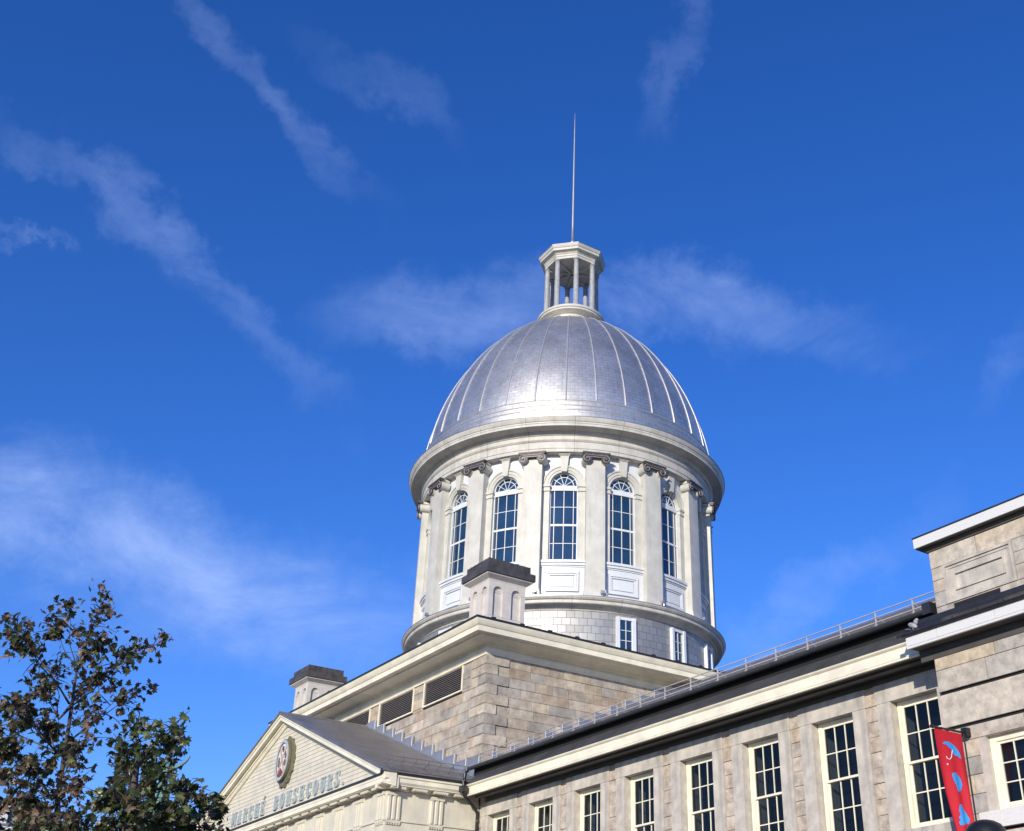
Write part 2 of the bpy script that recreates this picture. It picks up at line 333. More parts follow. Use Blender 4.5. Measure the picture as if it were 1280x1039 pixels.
# ================================================================== MARKET HALL
H = empty('market_hall', (XD, YD, .14), 'long stone market hall with silver dome, white columned drum and pediment', 'building')
YW = 19.5
# ---- wing wall, surrounds and windows
WX0, WP, WW = -32.195, 2.338, 1.252
NWIN = 8
wing = MB()
holes = []
for k in range(NWIN):
    x = WX0+k*WP; holes.append((x-.38, x+WW+.38, 5.42, 8.76))
fw = lambda u, v, w_: (u, YW-w_, v)
stones(wing, fw, -32.80, -13.99, [.14, .6]+frange(1.0, 5.42, .40)+frange(5.42+.33, 8.343, .324)+[8.76, 9.12], (.45, .95), 'wing', holes, jit=.02, bev=.02)
wing.build('wing_wall', 'wing_stone', H, smooth=0, attr=True)
# one window, then copies
x = WX0; z0, z1 = 5.70, 8.343
wf = MB()
Y1 = YW+.17       # face of the timber frame
wf.box(x+.012, x+.115, Y1, Y1+.12, z0, z1-.003); wf.box(x+WW-.115, x+WW-.012, Y1, Y1+.12, z0, z1-.003)
wf.box(x+.115, x+WW-.115, Y1+.002, Y1+.12, z1-.085, z1-.005); wf.box(x+.115, x+WW-.115, Y1-.02, Y1+.12, z0, z0+.07)
gx0, gx1 = x+.115, x+WW-.115
def sash(y, a, b, thick_bot, mb):
    sx0, sx1 = gx0, gx1
    mb.box(sx0, sx0+.045, y, y+.04, a, b); mb.box(sx1-.045, sx1, y, y+.04, a, b)
    mb.box(sx0+.045, sx1-.045, y+.001, y+.04, b-.045, b-.001); mb.box(sx0+.045, sx1-.045, y+.001, y+.04, a+.001, a+thick_bot)
    iw = (sx1-sx0-.09)
    for i in (1, 2): mb.box(sx0+.045+iw*i/3-.012, sx0+.045+iw*i/3+.012, y+.006, y+.036, a+thick_bot, b-.045)
    mz = (a+thick_bot+b-.045)/2
    mb.box(sx0+.045, sx1-.045, y+.009, y+.034, mz-.012, mz+.012)
sash(Y1+.025, 7.02, z1-.09, .05, wf); sash(Y1+.07, z0+.07, 7.06, .07, wf)
W0 = wf.build('window', 'cream_paint', H, org=(x, YW, z0), smooth=0)
pn = MB(); pn.add([(gx0+.02, Y1+.05, 7.05), (gx1-.02, Y1+.05, 7.05), (gx1-.02, Y1+.05, z1-.1), (gx0+.02, Y1+.05, z1-.1)], [(0, 1, 2, 3)])
pn.add([(gx0+.02, Y1+.095, z0+.08), (gx1-.02, Y1+.095, z0+.08), (gx1-.02, Y1+.095, 7.05), (gx0+.02, Y1+.095, 7.05)], [(0, 1, 2, 3)])
P0 = pn.build('pane', 'window_glass', W0, org=(x, YW, z0), smooth=0)
sr = MB()
sr.box(x-.378, x, YW-.035, YW+.3, z0-.01, z1); sr.box(x+WW, x+WW+.378, YW-.035, YW+.3, z0-.01, z1)
sr.box(x-.40, x+WW+.40, YW-.045, YW+.3, z1+.003, z1+.41)
S0 = sr.build('surround', 'dressed_stone', W0, org=(x, YW, z0), smooth=0)
sl = MB(); sl.box(x-.378, x+WW+.378, YW-.10, YW+.3, z0-.27, z0-.013); L0 = sl.build('sill', 'dressed_stone', W0, org=(x, YW, z0), smooth=0)
rv = MB(); hp = (WP-WW)/2-.0015
rv.box(x-hp, x-.001, YW+.302, YW+.72, .15, 9.1); rv.box(x+WW+.001, x+WW+hp, YW+.302, YW+.72, .15, 9.1); rv.box(x-.002, x+WW+.002, YW+.304, YW+.72, z1-.001, 9.1); rv.box(x-.002, x+WW+.002, YW+.304, YW+.72, .15, z0+.01)
R0 = rv.build('reveal', 'plaster', W0, org=(x, YW, z0), smooth=0)
for k in range(1, NWIN):
    o = (x+k*WP, YW, z0); a = dup(W0, H, o, 0)
    for c in (P0, S0, L0, R0): dup(c, a, o, 0)

# ---- wing eaves
def ymould(mb, prof, x0, x1): mb.prism(prof, x0, x1, 'x')
cor = MB()
prof = [(18.80, 9.147), (18.80, 8.935), (18.812, 8.935), (18.812, 8.918), (18.796, 8.918), (18.796, 8.885), (18.85, 8.880), (18.85, 8.935), (19.6, 8.935), (19.6, 9.20), (18.76, 9.235), (18.742, 9.22), (18.75, 9.19), (18.775, 9.165)]
ymould(cor, prof, -32.40, -14.33); cor.build('wing_cornice', 'cream_paint', H, smooth=20)
so = MB(); ymould(so, [(18.852, 8.915), (19.08, 8.915), (19.085, 8.865), (19.20, 8.85), (19.22, 8.90), (19.47, 8.90), (19.47, 8.765), (19.52, 8.765), (19.52, 8.934), (18.852, 8.934)], -32.40, -13.99); so.build('soffit', 'shade_board', H, smooth=0)  # soffit and frieze strip, eaves shadow put into their colour
ap = MB(); ap.add([(-32.40, 18.73, 9.243), (-14.33, 18.73, 9.243), (-14.33, 19.05, 9.545), (-32.40, 19.05, 9.545), (-32.4, 18.73, 9.225), (-14.33, 18.73, 9.225), (-14.33, 19.1, 9.53), (-32.4, 19.1, 9.53)], [(0, 1, 2, 3), (0, 1, 5, 4), (4, 5, 6, 7), (3, 2, 6, 7), (0, 3, 7, 4), (1, 2, 6, 5)])
for i in range(8): ap.box(-31+i*2.2, -30.985+i*2.2, 18.74, 18.76, 9.25, 9.275)
ap.build('eaves_apron', 'apron_metal', H, smooth=0)
bd = MB(); bd.box(-32.5, -13.9, 19.06, 19.3, 9.53, 9.80); bd.build('gutter_shade_board', 'void', H, smooth=0)  # black colour paints the gutter's shadow onto this board
gt = MB()
prof = [(18.88+.085*math.cos(a), 9.785+.085*math.sin(a)) for a in [PI+PI*i/8 for i in range(9)]]
prof += [(18.955, 9.787), (18.95, 9.79), (18.88, 9.735), (18.81, 9.79)]
gt.prism(prof, -32.52, -14.02, 'x')
for i in range(12): gt.box(-31.8+i*1.55, -31.77+i*1.55, 18.788, 19.06, 9.76, 9.80)
gt.build('gutter', 'gutter_metal', H, smooth=30)
rf = MB()
rf.add([(-32.6, 18.93, 9.80), (-6, 18.93, 9.80), (-6, 28.6, 14.2), (-32.6, 28.6, 14.2), (-32.6, 38.3, 9.8), (-6, 38.3, 9.8)], [(0, 1, 2, 3), (3, 2, 5, 4)])
for i in range(44):
    xx = -32.4+i*.6; rf.prism([(18.95, 9.81), (28.6, 14.20), (28.6, 14.24), (18.95, 9.85)], xx, xx+.02, 'x')
rf.build('wing_roof', 'roof_metal', H, smooth=0)
g = MB(); g.box(-32.8, -6, 20.2, 38, .14, 9.79); g.build('wing_core', 'void', H, smooth=0)
rl = MB()
for i in range(18):
    xx = -32.45+i*1.045; rl.box(xx-.014, xx+.014, 19.185, 19.215, 9.90, 10.285); rl.box(xx-.02, xx+.02, 19.15, 19.55, 9.93, 9.955)
    rl.tube([(xx, 19.2, 10.2), (xx, 19.5, 10.08)], .009, 5)
for zz in (10.03, 10.14, 10.265): rl.tube([(-32.45, 19.19, zz), (-13.78, 19.19, zz)], .0145, 6)
rl.build('snow_rail', 'rail_paint', H, smooth=30)
# left wing seen only edge-on beyond the portico
lw = MB(); lw.box(-70, -50.1, YW, 38, .14, 8.88); lw.box(-70, -50.1, 18.8, YW, 8.88, 9.15); lw.prism([(18.8, 9.152), (28.6, 13.9), (38.3, 9.152)], -70, -50.1, 'x'); lw.build('far_wing', 'dressed_stone', H, smooth=0)

# ---- central block
BX0, BX1, BY0, BY1 = -48.25, -32.83, 19.49, 36.7
bl = MB()
lou = [(-37.10, -34.42), (-40.65, -37.98), (-44.2, -41.55), (-47.6, -45.2)]
vs = frange(9.2, 12.72, .352)+[12.83, 13.17, 13.43, 13.70, 14.0]
stones(bl, fw, BX0+.5, BX1-.9, [v for v in vs], (.55, 1.1), 'block', [(a-.06, b+.06, 12.80, 13.99) for a, b in lou])
fs_ = lambda u, v, w_: (BX1+w_, u, v)
vs2 = [9.0+.3385*i for i in range(15)]
stones(bl, fs_, BY0+.9, BY1, vs2, (.5, 1.15), 'block')
bl.build('block_wall', 'block_stone', H, smooth=0, attr=True)
qn = MB()
for i in range(14):
    v0, v1 = vs2[i]+.006, vs2[i+1]-.006; lg = i % 2 == 1; a = .90 if lg else .45; b = .50 if lg else .95
    t = tones('block'); pr = .045
    bv = .03
    # L-shaped quoin with a chamfer: side leg (y) and front leg (x)
    for (x0_, x1_, y0_, y1_) in ((BX1-.2, BX1+pr, BY0-.014, BY0+a), (BX1-b, BX1-.2, BY0-.010, BY0+.2)):
        qn.prism([(y0_, v0+bv), (y0_+bv, v0), (y1_-bv, v0), (y1_, v0+bv), (y1_, v1-bv), (y1_-bv, v1), (y0_+bv, v1), (y0_, v1-bv)], x0_, x1_, 'x', t)
    # long infill behind the short side so the wall has no gap
    qn.box(BX1-.2, BX1-.005, BY0+a, BY0+.905, v0, v1, tones('block')); qn.box(BX1-.91, BX1-b, BY0+.005, BY0+.2, v0, v1, tones('block'))
qn.build('quoins', 'block_stone', H, smooth=0)
g = MB(); g.box(BX0+.05, BX1-.05, BY0+.12, BY1-.05, .14, 14.5); g.build('block_core', 'void', H, smooth=0)
bl2 = MB(); bl2.box(BX0, BX0+.5, BY0, BY1, .14, 14.1, (.45, .41, .35)); bl2.build('block_far_wall', 'block_stone', H, smooth=0)
first = None
for (a, b) in lou:
    if first is None:
        fr = MB(); y = YW
        fr.box(a-.06, a, y-.03, y+.1, 12.80, 13.74); fr.box(b, b+.06, y-.03, y+.1, 12.80, 13.74); fr.box(a-.001, b+.001, y-.027, y+.1, 12.80, 12.85); fr.box(a-.001, b+.001, y-.027, y+.1, 13.70, 13.745)
        F = fr.build('louvre', 'cream_paint', H, org=(a, YW, 12.8), smooth=0)
        s_ = MB()
        for i in range(12):
            zz = 12.865+i*.071; s_.prism([(y-.02, zz), (y-.02, zz-.009), (y+.07, zz+.040), (y+.066, zz+.049)], a, b, 'x')
        SL = s_.build('slats', 'rail_paint', F, org=(a, YW, 12.8), smooth=0); first = (a, F, SL)
    else:
        o = (a, YW, 12.8); c = dup(first[1], H, o, 0); dup(first[2], c, o, 0)
cb = MB()
cb.sweep_rect(BX0, BX1, BY0, BY1, [(-.1, 13.72), (.035, 13.72), (.035, 13.78), (.07, 13.80), (.09, 13.86), (.09, 13.93), (.02, 13.95), (.02, 13.99), (.10, 14.06), (.30, 14.11), (.62, 14.135), (.64, 14.10), (.70, 14.10), (.70, 14.145), (.93, 14.15), (.93, 14.33), (.96, 14.345), (1.04, 14.46), (1.06, 14.54), (-.1, 14.54)])
cb.build('block_cornice', 'cream_paint', H, smooth=25)
er = MB(); er.sweep_rect(BX0, BX1, BY0, BY1, [(1.09, 14.545), (1.10, 14.60), (.9, 14.68), (-.3, 14.80), (-.3, 14.545)])
for i in range(15): er.box(BX1+1.0, BX1+1.09, BY0-.5+i*1.15, BY0-.35+i*1.15, 14.6, 14.655)
er.build('block_roof_edge', 'dark_metal', H, smooth=0)
br = MB(); br.add([(BX0-.3, BY0-.3, 14.75), (BX1+.3, BY0-.3, 14.75), (BX1+.3, BY1+.3, 14.75), (BX0-.3, BY1+.3, 14.75), (XD-5, YD-5, 15.15), (XD+5, YD-5, 15.15), (XD+5, YD+5, 15.15), (XD-5, YD+5, 15.15)], [(0, 1, 5, 4), (1, 2, 6, 5), (2, 3, 7, 6), (3, 0, 4, 7), (4, 5, 6, 7)]); br.build('block_roof', 'roof_metal', H, smooth=0)

# step flashings
def fstep(box, edge):
    f1 = MB(); f1.box(*box); F1 = f1.build('flashing_step', 'flashing', H, org=(box[0], box[2], box[4]), smooth=0)
    f2 = MB(); f2.box(*edge); f2.build('flashing_edge', 'cap_slab', F1, smooth=0)
for i in range(12):
    y = 19.85+i*.69; zt = 10.47+i*.327; zr_ = 9.80+(y-18.93)*.4551
    fstep((BX1+.012, BX1+.075, y, y+.685, zr_-.45, zt), (BX1+.076, BX1+.086, y, y+.03, zr_-.05, zt+.01))
for i in range(10):
    xr = -33.64-.79*i; zt = 10.35+.307*i
    fstep((xr-.787, xr, YW-.095-.001*(i % 2), YW-.035, zt-.75, zt), (xr-.035, xr, YW-.106, YW-.098, zt-.36, zt+.005))
fstep((-33.638, -32.8, YW-.095, YW-.036, 9.5, 10.30), (-32.84, -32.80, YW-.106, YW-.098, 9.9, 10.30))

# ---- chimneys
def arch_box(mb, f, w0, w1, z0, z1, r, n=10):
    """plate w0..w1 x z0..z1 with a round headed niche in the middle (front face + niche walls and back)"""
    c = (w0+w1)/2; zs = z1-.16-r; a_ = [(c+r*math.cos(PI-PI*i/n), zs+r*math.sin(PI-PI*i/n)) for i in range(n+1)]
    inner = [(c-r, z0+.0)]+a_+[(c+r, z0)]
    vs = [f(u, v, 0) for u, v in inner]+[f(u, v, -.09) for u, v in inner]; k = len(inner)
    mb.add(vs, [(i, i+1, k+i+1, k+i) for i in range(k-1)]+[tuple(range(k, 2*k))])
    out = []
    for u, v in inner:
        if v <= z0+1e-6: out.append((w0 if u < c else w1, z0))
        else:
            if v <= zs+1e-6: out.append((w0 if u < c else w1, v))
            else:
                t_ = (u-(c-r))/(2*r); out.append((w0+(w1-w0)*t_, z1))
    out[1] = (w0, zs); out[-2] = (w1, zs)
    vs = [f(u, v, 0) for u, v in inner]+[f(u, v, 0) for u, v in out]+[f(w0, z1, 0), f(w1, z1, 0)]
    fs = [(i, i+1, k+i+1, k+i) for i in range(k-1)]+[(2*k, k+1, k+2), (2*k+1, k+k-2, k+k-3)]
    mb.add(vs, fs)
def chimney(x0, x1, y0, y1, zb, ztop, dz=0.0):
    c = MB(); zn0, zn1 = ztop-1.32, ztop-.02
    c.box(x0, x1, y0, y1, zb, zn0-.004)
    c.box(x0+.1, x1-.1, y0+.1, y1-.1, zn0-.004, zn1)
    for s0, s1 in ((x0, (x0+x1)/2), ((x0+x1)/2, x1)):
        arch_box(c, lambda u, v, w_: (u, y0-w_, v), s0, s1, zn0, zn1, (x1-x0)*.13)
    for s0, s1 in ((y0, (y0+y1)/2), ((y0+y1)/2, y1)):
        arch_box(c, lambda u, v, w_: (x1+w_, u, v), s0, s1, zn0, zn1, (y1-y0)*.13)
    c.add([(x0, y0, zn0), (x0, y1, zn0), (x0, y1, zn1), (x0, y0, zn1)], [(0, 1, 2, 3)]); c.add([(x0, y1, zn0), (x1, y1, zn0), (x1, y1, zn1), (x0, y1, zn1)], [(0, 1, 2, 3)])
    c.sweep_rect(x0, x1, y0, y1, [(-.2, ztop-.02), (.0, ztop-.02), (.02, ztop+.05), (.20, ztop+.17), (.20, ztop+.22), (-.2, ztop+.22)])
    for zz in (ztop-1.30, ztop-.36): c.sweep_rect(x0, x1, y0, y1, [(-.02, zz), (.004, zz), (.004, zz+.004), (-.02, zz+.004)])
    C = c.build('chimney', 'white_limestone', H, org=(x0, y0, zb), smooth=0)
    k = MB(); z = ztop+.225
    k.prism([(x0-.26, y0-.26), (x1+.26, y0-.26), (x1+.26, y1+.26), (x0-.26, y1+.26)], z, z+.26, 'z'); k.prism([(x0-.12, y0-.12), (x1+.12, y0-.12), (x1+.12, y1+.12), (x0-.12, y1+.12)], z+.262, z+.56, 'z')
    n_ = 7
    for i in range(n_):
        xx = x0-.1+(x1-x0+.2)*i/(n_-1); k.box(xx-.008, xx+.008, y0-.135, y0-.12, z+.262, z+.57)
        yy = y0-.1+(y1-y0+.2)*i/(n_-1); k.box(x1+.12, x1+.135, yy-.008, yy+.008, z+.262, z+.57)
    k.build('chimney_cap', 'copper_cap', C, org=(x0, y0, zb), smooth=0); return C
chimney(-34.80, -33.50, 19.84, 21.38, 14.6, 16.72)
chimney(-50.32, -48.92, 19.84, 21.30, 9.4, 16.56)
v = MB(); v.box(-49.9, -49.0, 21.75, 22.7, 12, 16.55); v.box(-50.05, -48.85, 21.6, 22.85, 16.56, 16.85)
for i in range(4): v.box(-48.995, -48.97, 21.8, 22.65, 15.9+i*.16, 15.96+i*.16)
v.build('roof_vent', 'copper_cap', H, smooth=0)
v = MB(); v.box(-33.9, -33.2, 19.0, 19.25, 14.66, 14.76); v.box(-33.95, -33.15, 18.95, 19.3, 14.765, 14.80)
v.build('roof_hatch', 'dark_metal', H, smooth=0)

# ---- portico
PX0, PX1, PYF = -49.98, -32.82, 16.22          # frieze planes
ZR, EV = 12.97, 9.37; SLP = (ZR-EV)/9.0
EX0, EX1, PYE = XD-9.0, XD+9.0, 15.83
en = MB(); en.box(PX0, PX1, PYF, YW-.002, 7.30, 8.84, None); en.box(PX0-.04, PX1+.04, PYF-.04, YW-.003, 7.955, 8.0)
en.box(PX0+.02, PX1-.02, PYF+.02, YW-.002, 8.84, 9.3)
en.build('entablature', 'pediment_boards', H, smooth=0)
ty = MB()
nb_ = 22; z = 9.27
for i in range(nb_):                      # lapped boards of the tympanum
    za = 9.27+i*.145; zb_ = za+.146
    if za > 12.5: break
    ha = (12.62-za)/SLP; hb = max(.02, (12.62-zb_)/SLP)
    ty.add([(XD-ha, PYF-.012, za), (XD+ha, PYF-.012, za), (XD+hb, PYF+.004, zb_), (XD-hb, PYF+.004, zb_), (XD-ha, PYF+.004, za), (XD+ha, PYF+.004, za)], [(0, 1, 2, 3), (4, 5, 1, 0)])
ty.build('tympanum', 'pediment_boards', H, smooth=0)
g = MB(); g.add([(XD-8.2, YW, 9.3), (XD+8.2, YW, 9.3), (XD, YW, 12.6), (XD-8.2, PYF+.01, 9.3), (XD+8.2, PYF+.01, 9.3), (XD, PYF+.01, 12.6)], [(3, 4, 5), (0, 1, 4, 3), (0, 1, 2)]); g.build('attic_core', 'void', H, smooth=0)
rk = MB()
prof = [(15.86, -.035), (15.86, -.13), (15.90, -.145), (15.90, -.275), (15.93, -.275), (15.93, -.255), (16.06, -.255), (16.06, -.36), (16.10, -.37), (16.16, -.46), (16.2, -.47), (16.3, -.47), (16.3, -.035)]
for sg in (1, -1):
    vs = []; k = len(prof)
    for xd in (0, 9.0+.02):
        for (y, dz) in prof: vs.append((XD+sg*xd, y, ZR-SLP*xd+dz))
    rk.add(vs, [(j, (j+1) % k, k+(j+1) % k, k+j) for j in range(k)]+[tuple(range(k)), tuple(range(k, 2*k))])
rk.build('raking_cornice', 'cream_paint', H, smooth=20)
pr_ = MB()
for sg in (1, -1):
    vs = []
    for xd in (0, 9.06):
        for (y, dz) in ((15.80, -.045), (15.80, .0), (15.95, .035), (16.05, .0), (YW-.036, .0), (YW-.036, -.03), (15.83, -.045)): vs.append((XD+sg*xd, y, ZR-SLP*xd+dz))
    pr_.add(vs, [(j, (j+1) % 7, 7+(j+1) % 7, 7+j) for j in range(7)]+[tuple(range(7)), tuple(range(7, 14))])
pr_.tube([(XD, 15.8, ZR+.01), (XD, YW-.04, ZR+.01)], .045, 8)
pr_.build('portico_roof', 'roof_metal', H, smooth=30)
# horizontal cornice on the front, side cornice, mutules
hc = MB()
hc.prism([(15.86, 8.975), (15.86, 9.10), (15.845, 9.11), (15.845, 9.19), (16.4, 9.19), (16.4, 8.86), (16.20, 8.86), (16.16, 8.93), (15.9, 8.95), (15.9, 8.975)], EX0+.02, EX1-.02, 'x')
for sx, sg in ((PX1, 1), (PX0, -1)):
    hc.prism([(sx+sg*.40, 9.235), (sx+sg*.40, 9.18), (sx+sg*.36, 9.16), (sx+sg*.36, 9.04), (sx+sg*.30, 8.975), (sx+sg*.30, 8.955), (sx+sg*.06, 8.94), (sx+sg*.02, 8.86), (sx-sg*.1, 8.86), (sx-sg*.1, 9.235)], 15.87, 18.80, 'y')
hc.build('portico_cornice', 'cream_paint', H, smooth=20)
hf = MB(); hf.prism([(15.80, 9.192), (15.80, 9.25), (15.87, 9.262), (16.2, 9.30), (16.2, 9.192)], EX0, EX1-.08, 'x'); hf.build('cornice_flashing', 'dark_metal', H, smooth=0)
sg_ = MB()
sg_.prism([(EX1-.06, 9.235), (EX1+.01, 9.25), (EX1+.03, 9.33), (EX1+.02, 9.375), (EX1-.02, 9.375), (EX1-.12, 9.33), (EX1-.12, 9.24)], 15.80, 18.83, 'y'); sg_.build('side_gutter', 'dark_metal', H, smooth=0)
tr = MB(); mu = MB()
def triglyph(f, c):
    w_ = .27
    tr_b = lambda a, b, p, q, d0, d1: tr.add([f(a, p, d0), f(b, p, d0), f(b, q, d0), f(a, q, d0), f(a, p, d1), f(b, p, d1), f(b, q, d1), f(a, q, d1)], [(0, 1, 2, 3), (4, 5, 6, 7), (0, 1, 5, 4), (1, 2, 6, 5), (2, 3, 7, 6), (3, 0, 4, 7)])
    for i in (-1, 0, 1): 
        a = c+i*.165
        vs = [f(a-.062, 8.0, 0), f(a-.036, 8.0, .07), f(a+.036, 8.0, .07), f(a+.062, 8.0, 0), f(a-.062, 8.70, 0), f(a-.036, 8.70, .07), f(a+.036, 8.70, .07), f(a+.062, 8.70, 0)]
        tr.add(vs, [(0, 1, 5, 4), (1, 2, 6, 5), (2, 3, 7, 6), (0, 1, 2, 3), (4, 5, 6, 7)])
    tr_b(c-.245, c+.245, 8.0, 8.70, 0, .02); tr_b(c-.25, c+.25, 8.702, 8.80, 0, .085); tr_b(c-.25, c+.25, 7.90, 7.952, 0, .05)
    for i in range(6): tr_b(c-.235+i*.085, c-.19+i*.085, 7.85, 7.899, 0, .045)
def mutule(f, c):
    b = lambda a, b_, p, q, d0, d1: mu.add([f(a, p, d0), f(b_, p, d0), f(b_, q, d0), f(a, q, d0), f(a, p, d1), f(b_, p, d1), f(b_, q, d1), f(a, q, d1)], [(0, 1, 2, 3), (4, 5, 6, 7), (0, 1, 5, 4), (1, 2, 6, 5), (2, 3, 7, 6), (3, 0, 4, 7)])
    b(c-.25, c+.25, 8.88, 8.942, .05, .27)
    for i in range(6):
        for d in (.08, .16, .235): b(c-.235+i*.085, c-.195+i*.085, 8.855, 8.879, d, d+.035)
ff = lambda u, v, w_: (u, PYF-w_, v); fsd = lambda u, v, w_: (PX1+w_, u, v)
cs = [PX1-.27-i*1.472 for i in range(12)]
def each(fn, f, c, nm):
    global tr, mu
    tr = MB(); mu = MB(); fn(f, c); (tr if nm == 'triglyph' else mu).build(nm, 'pediment_boards', H, org=f(c, 7.9, 0), smooth=0)
for c in cs: each(triglyph, ff, c, 'triglyph')
for i in range(23): each(mutule, ff, PX1-.27-i*.736, 'mutule')
for c in (PYF+.27, PYF+.27+1.47): each(triglyph, fsd, c, 'triglyph')
for i in range(4): each(mutule, fsd, PYF+.27+i*.736, 'mutule')
fl = MB()
for i in range(6): 
    cx_ = PX0+1.0+i*3.032
    fl.lathe([(0.0, 7.3), (.62, 7.3), (.62, 7.18), (.52, 7.02), (.44, 6.98), (.5, 3.5), (.54, .5), (.6, .4), (.6, .14), (0, .14)], cx_, PYF+.62, 20)
fl.build('portico_columns', 'drum_stone_paint', H)
# snow guard on the portico eave
sn = MB()
for i in range(7):
    y = 16.28+i*.43 if i else 16.28; y = 16.3+i*.44; xx = -32.86; zr_ = EV+.46*SLP
    sn.box(xx-.012, xx+.012, y-.012, y+.012, zr_-.02, zr_+.36); sn.tube([(xx, y, zr_+.30), (xx-.30, y, zr_+.14)], .011, 5); sn.tube([(xx+.22, y, zr_-.07), (xx-.32, y, zr_+.15)], .012, 5)
for dz in (.09, .21, .34): sn.tube([(-32.85, 16.05, EV+.46*SLP+dz), (-32.85, 19.1, EV+.46*SLP+dz)], .010, 6)
sn.build('snow_guard', 'roof_metal', H, smooth=30)
# downpipe in the corner
dp = MB()
dp.tube([(-32.36, 18.60, 9.32), (-32.33, 18.62, 9.15)], .05, 10); dp.tube([(-32.33, 18.64, 9.55), (-32.33, 18.62, 9.40)], .06, 10)
dp.box(-32.46, -32.24, 18.52, 18.72, 8.98, 9.16); dp.tube([(-32.35, 18.62, 9.0), (-32.36, 18.68, 8.86), (-32.66, 19.30, 8.56), (-32.70, 19.38, 8.42), (-32.70, 19.39, .3)], .05, 10)
for z in (8.2, 6.2, 4.2, 2.2): dp.tube([(-32.70, 19.39, z), (-32.70, 19.39, z+.05)], .062, 10)
dp.tube([(-32.42, 18.78, 9.66), (-32.36, 18.66, 9.56), (-32.34, 18.63, 9.30)], .045, 8)
dp.build('downpipe', 'dark_metal', H, smooth=50)

# ---- lettering: slab-serif glyphs made of strokes
def glyph(ch):
    W_ = {'M': .46, '.': .12}.get(ch, .36); T, t, sb, h = .082, .04, .036, .5; q = []
    def bx(a, b, c, d): q.append([(a, c), (b, c), (b, d), (a, d)])
    def stem(xc, wd, z0=0, z1=h, lo=True, hi=True):
        bx(xc-wd/2, xc+wd/2, z0, z1)
        if lo: bx(xc-wd/2-.045, xc+wd/2+.045, z0, z0+sb)
        if hi: bx(xc-wd/2-.045, xc+wd/2+.045, z1-sb, z1)
    def arc(cx, cz, rx, rz, a0, a1, th, n=10):
        for i in range(n):
            p, r_ = R(a0+(a1-a0)*i/n), R(a0+(a1-a0)*(i+1)/n)
            th2 = lambda a: th*(.55+.45*abs(math.cos(a)))
            o1 = (cx+rx*math.cos(p), cz+rz*math.sin(p)); o2 = (cx+rx*math.cos(r_), cz+rz*math.sin(r_))
            i1 = (cx+(rx-th2(p))*math.cos(p), cz+(rz-th*.5)*math.sin(p)); i2 = (cx+(rx-th2(r_))*math.cos(r_), cz+(rz-th*.5)*math.sin(r_))
            q.append([o1, o2, i2, i1])
    if ch == 'M': stem(.07, t); stem(.39, T); q.append([(.05, h), (.14, h), (.26, .12), (.21, .05)]); q.append([(.21, .05), (.26, .12), (.36, h), (.32, h)])
    if ch == 'A': q.append([(.05, 0), (.10, 0), (.21, h), (.155, h)]); q.append([(.22, 0), (.33, 0), (.22, h), (.13, h)]); bx(.1, .27, .14, .185); bx(.0, .14, 0, sb); bx(.19, .37, 0, sb)
    if ch in 'RB':
        stem(.09, T); arc(.18, .375, .14, .125, -90, 90, .085); bx(.1, .19, h-.05, h); bx(.1, .19, .225, .275)
        if ch == 'B': arc(.19, .135, .155, .135, -90, 90, .095); bx(.1, .2, 0, .05)
        else: q.append([(.18, .25), (.25, .25), (.36, 0), (.25, 0)]); bx(.25, .40, 0, sb)
    if ch in 'COQ':
        if ch == 'O': arc(.18, .25, .17, .26, 0, 360, .105, 22)
        else: arc(.19, .25, .175, .26, 50, 310, .105, 18); bx(.275, .325, .33, .5); bx(.285, .325, .06, .15)
    if ch == 'H': stem(.08, T); stem(.29, T); bx(.08, .29, .23, .28)
    if ch in 'EÉ':
        stem(.09, T); bx(.1, .33, 0, .05); bx(.1, .33, h-.05, h); bx(.1, .25, .23, .28); bx(.29, .335, 0, .15); bx(.29, .335, .35, h); bx(.215, .255, .18, .33)
        if ch == 'É': q.append([(.15, .55), (.21, .55), (.32, .68), (.22, .68)])
    if ch == 'N': stem(.07, t); stem(.31, t, lo=False); q.append([(.05, h), (.16, h), (.33, 0), (.22, 0)])
    if ch == 'S': arc(.18, .375, .155, .13, 20, 270, .09, 12); arc(.18, .13, .16, .135, -160, 90, .095, 12); bx(.285, .325, .36, .5); bx(.02, .06, 0, .15)
    if ch == 'U': stem(.08, T, .15, h, lo=False); stem(.30, t, .15, h, lo=False); arc(.19, .16, .165, .165, 180, 360, .1, 12)
    if ch == '.': bx(.02, .11, 0, .09)
    return q, W_
lt = MB()
txt = 'MARCHÉ BONSECOURS.'; xs = -45.78; adv = {'M': .60, ' ': .62, '.': .2}
for ch in txt:
    if ch != ' ':
        q, gw = glyph(ch)
        for j, poly in enumerate(q):
            e = .0006*j; lt.prism([(xs+a*.98, 9.515+b) for a, b in poly], PYF-.06-e, PYF-.02, 'y')
        lt.build('letter', 'letter_paint', H, org=(xs, PYF, 9.5), smooth=0); lt = MB()
    xs += adv.get(ch, .535)*1.055

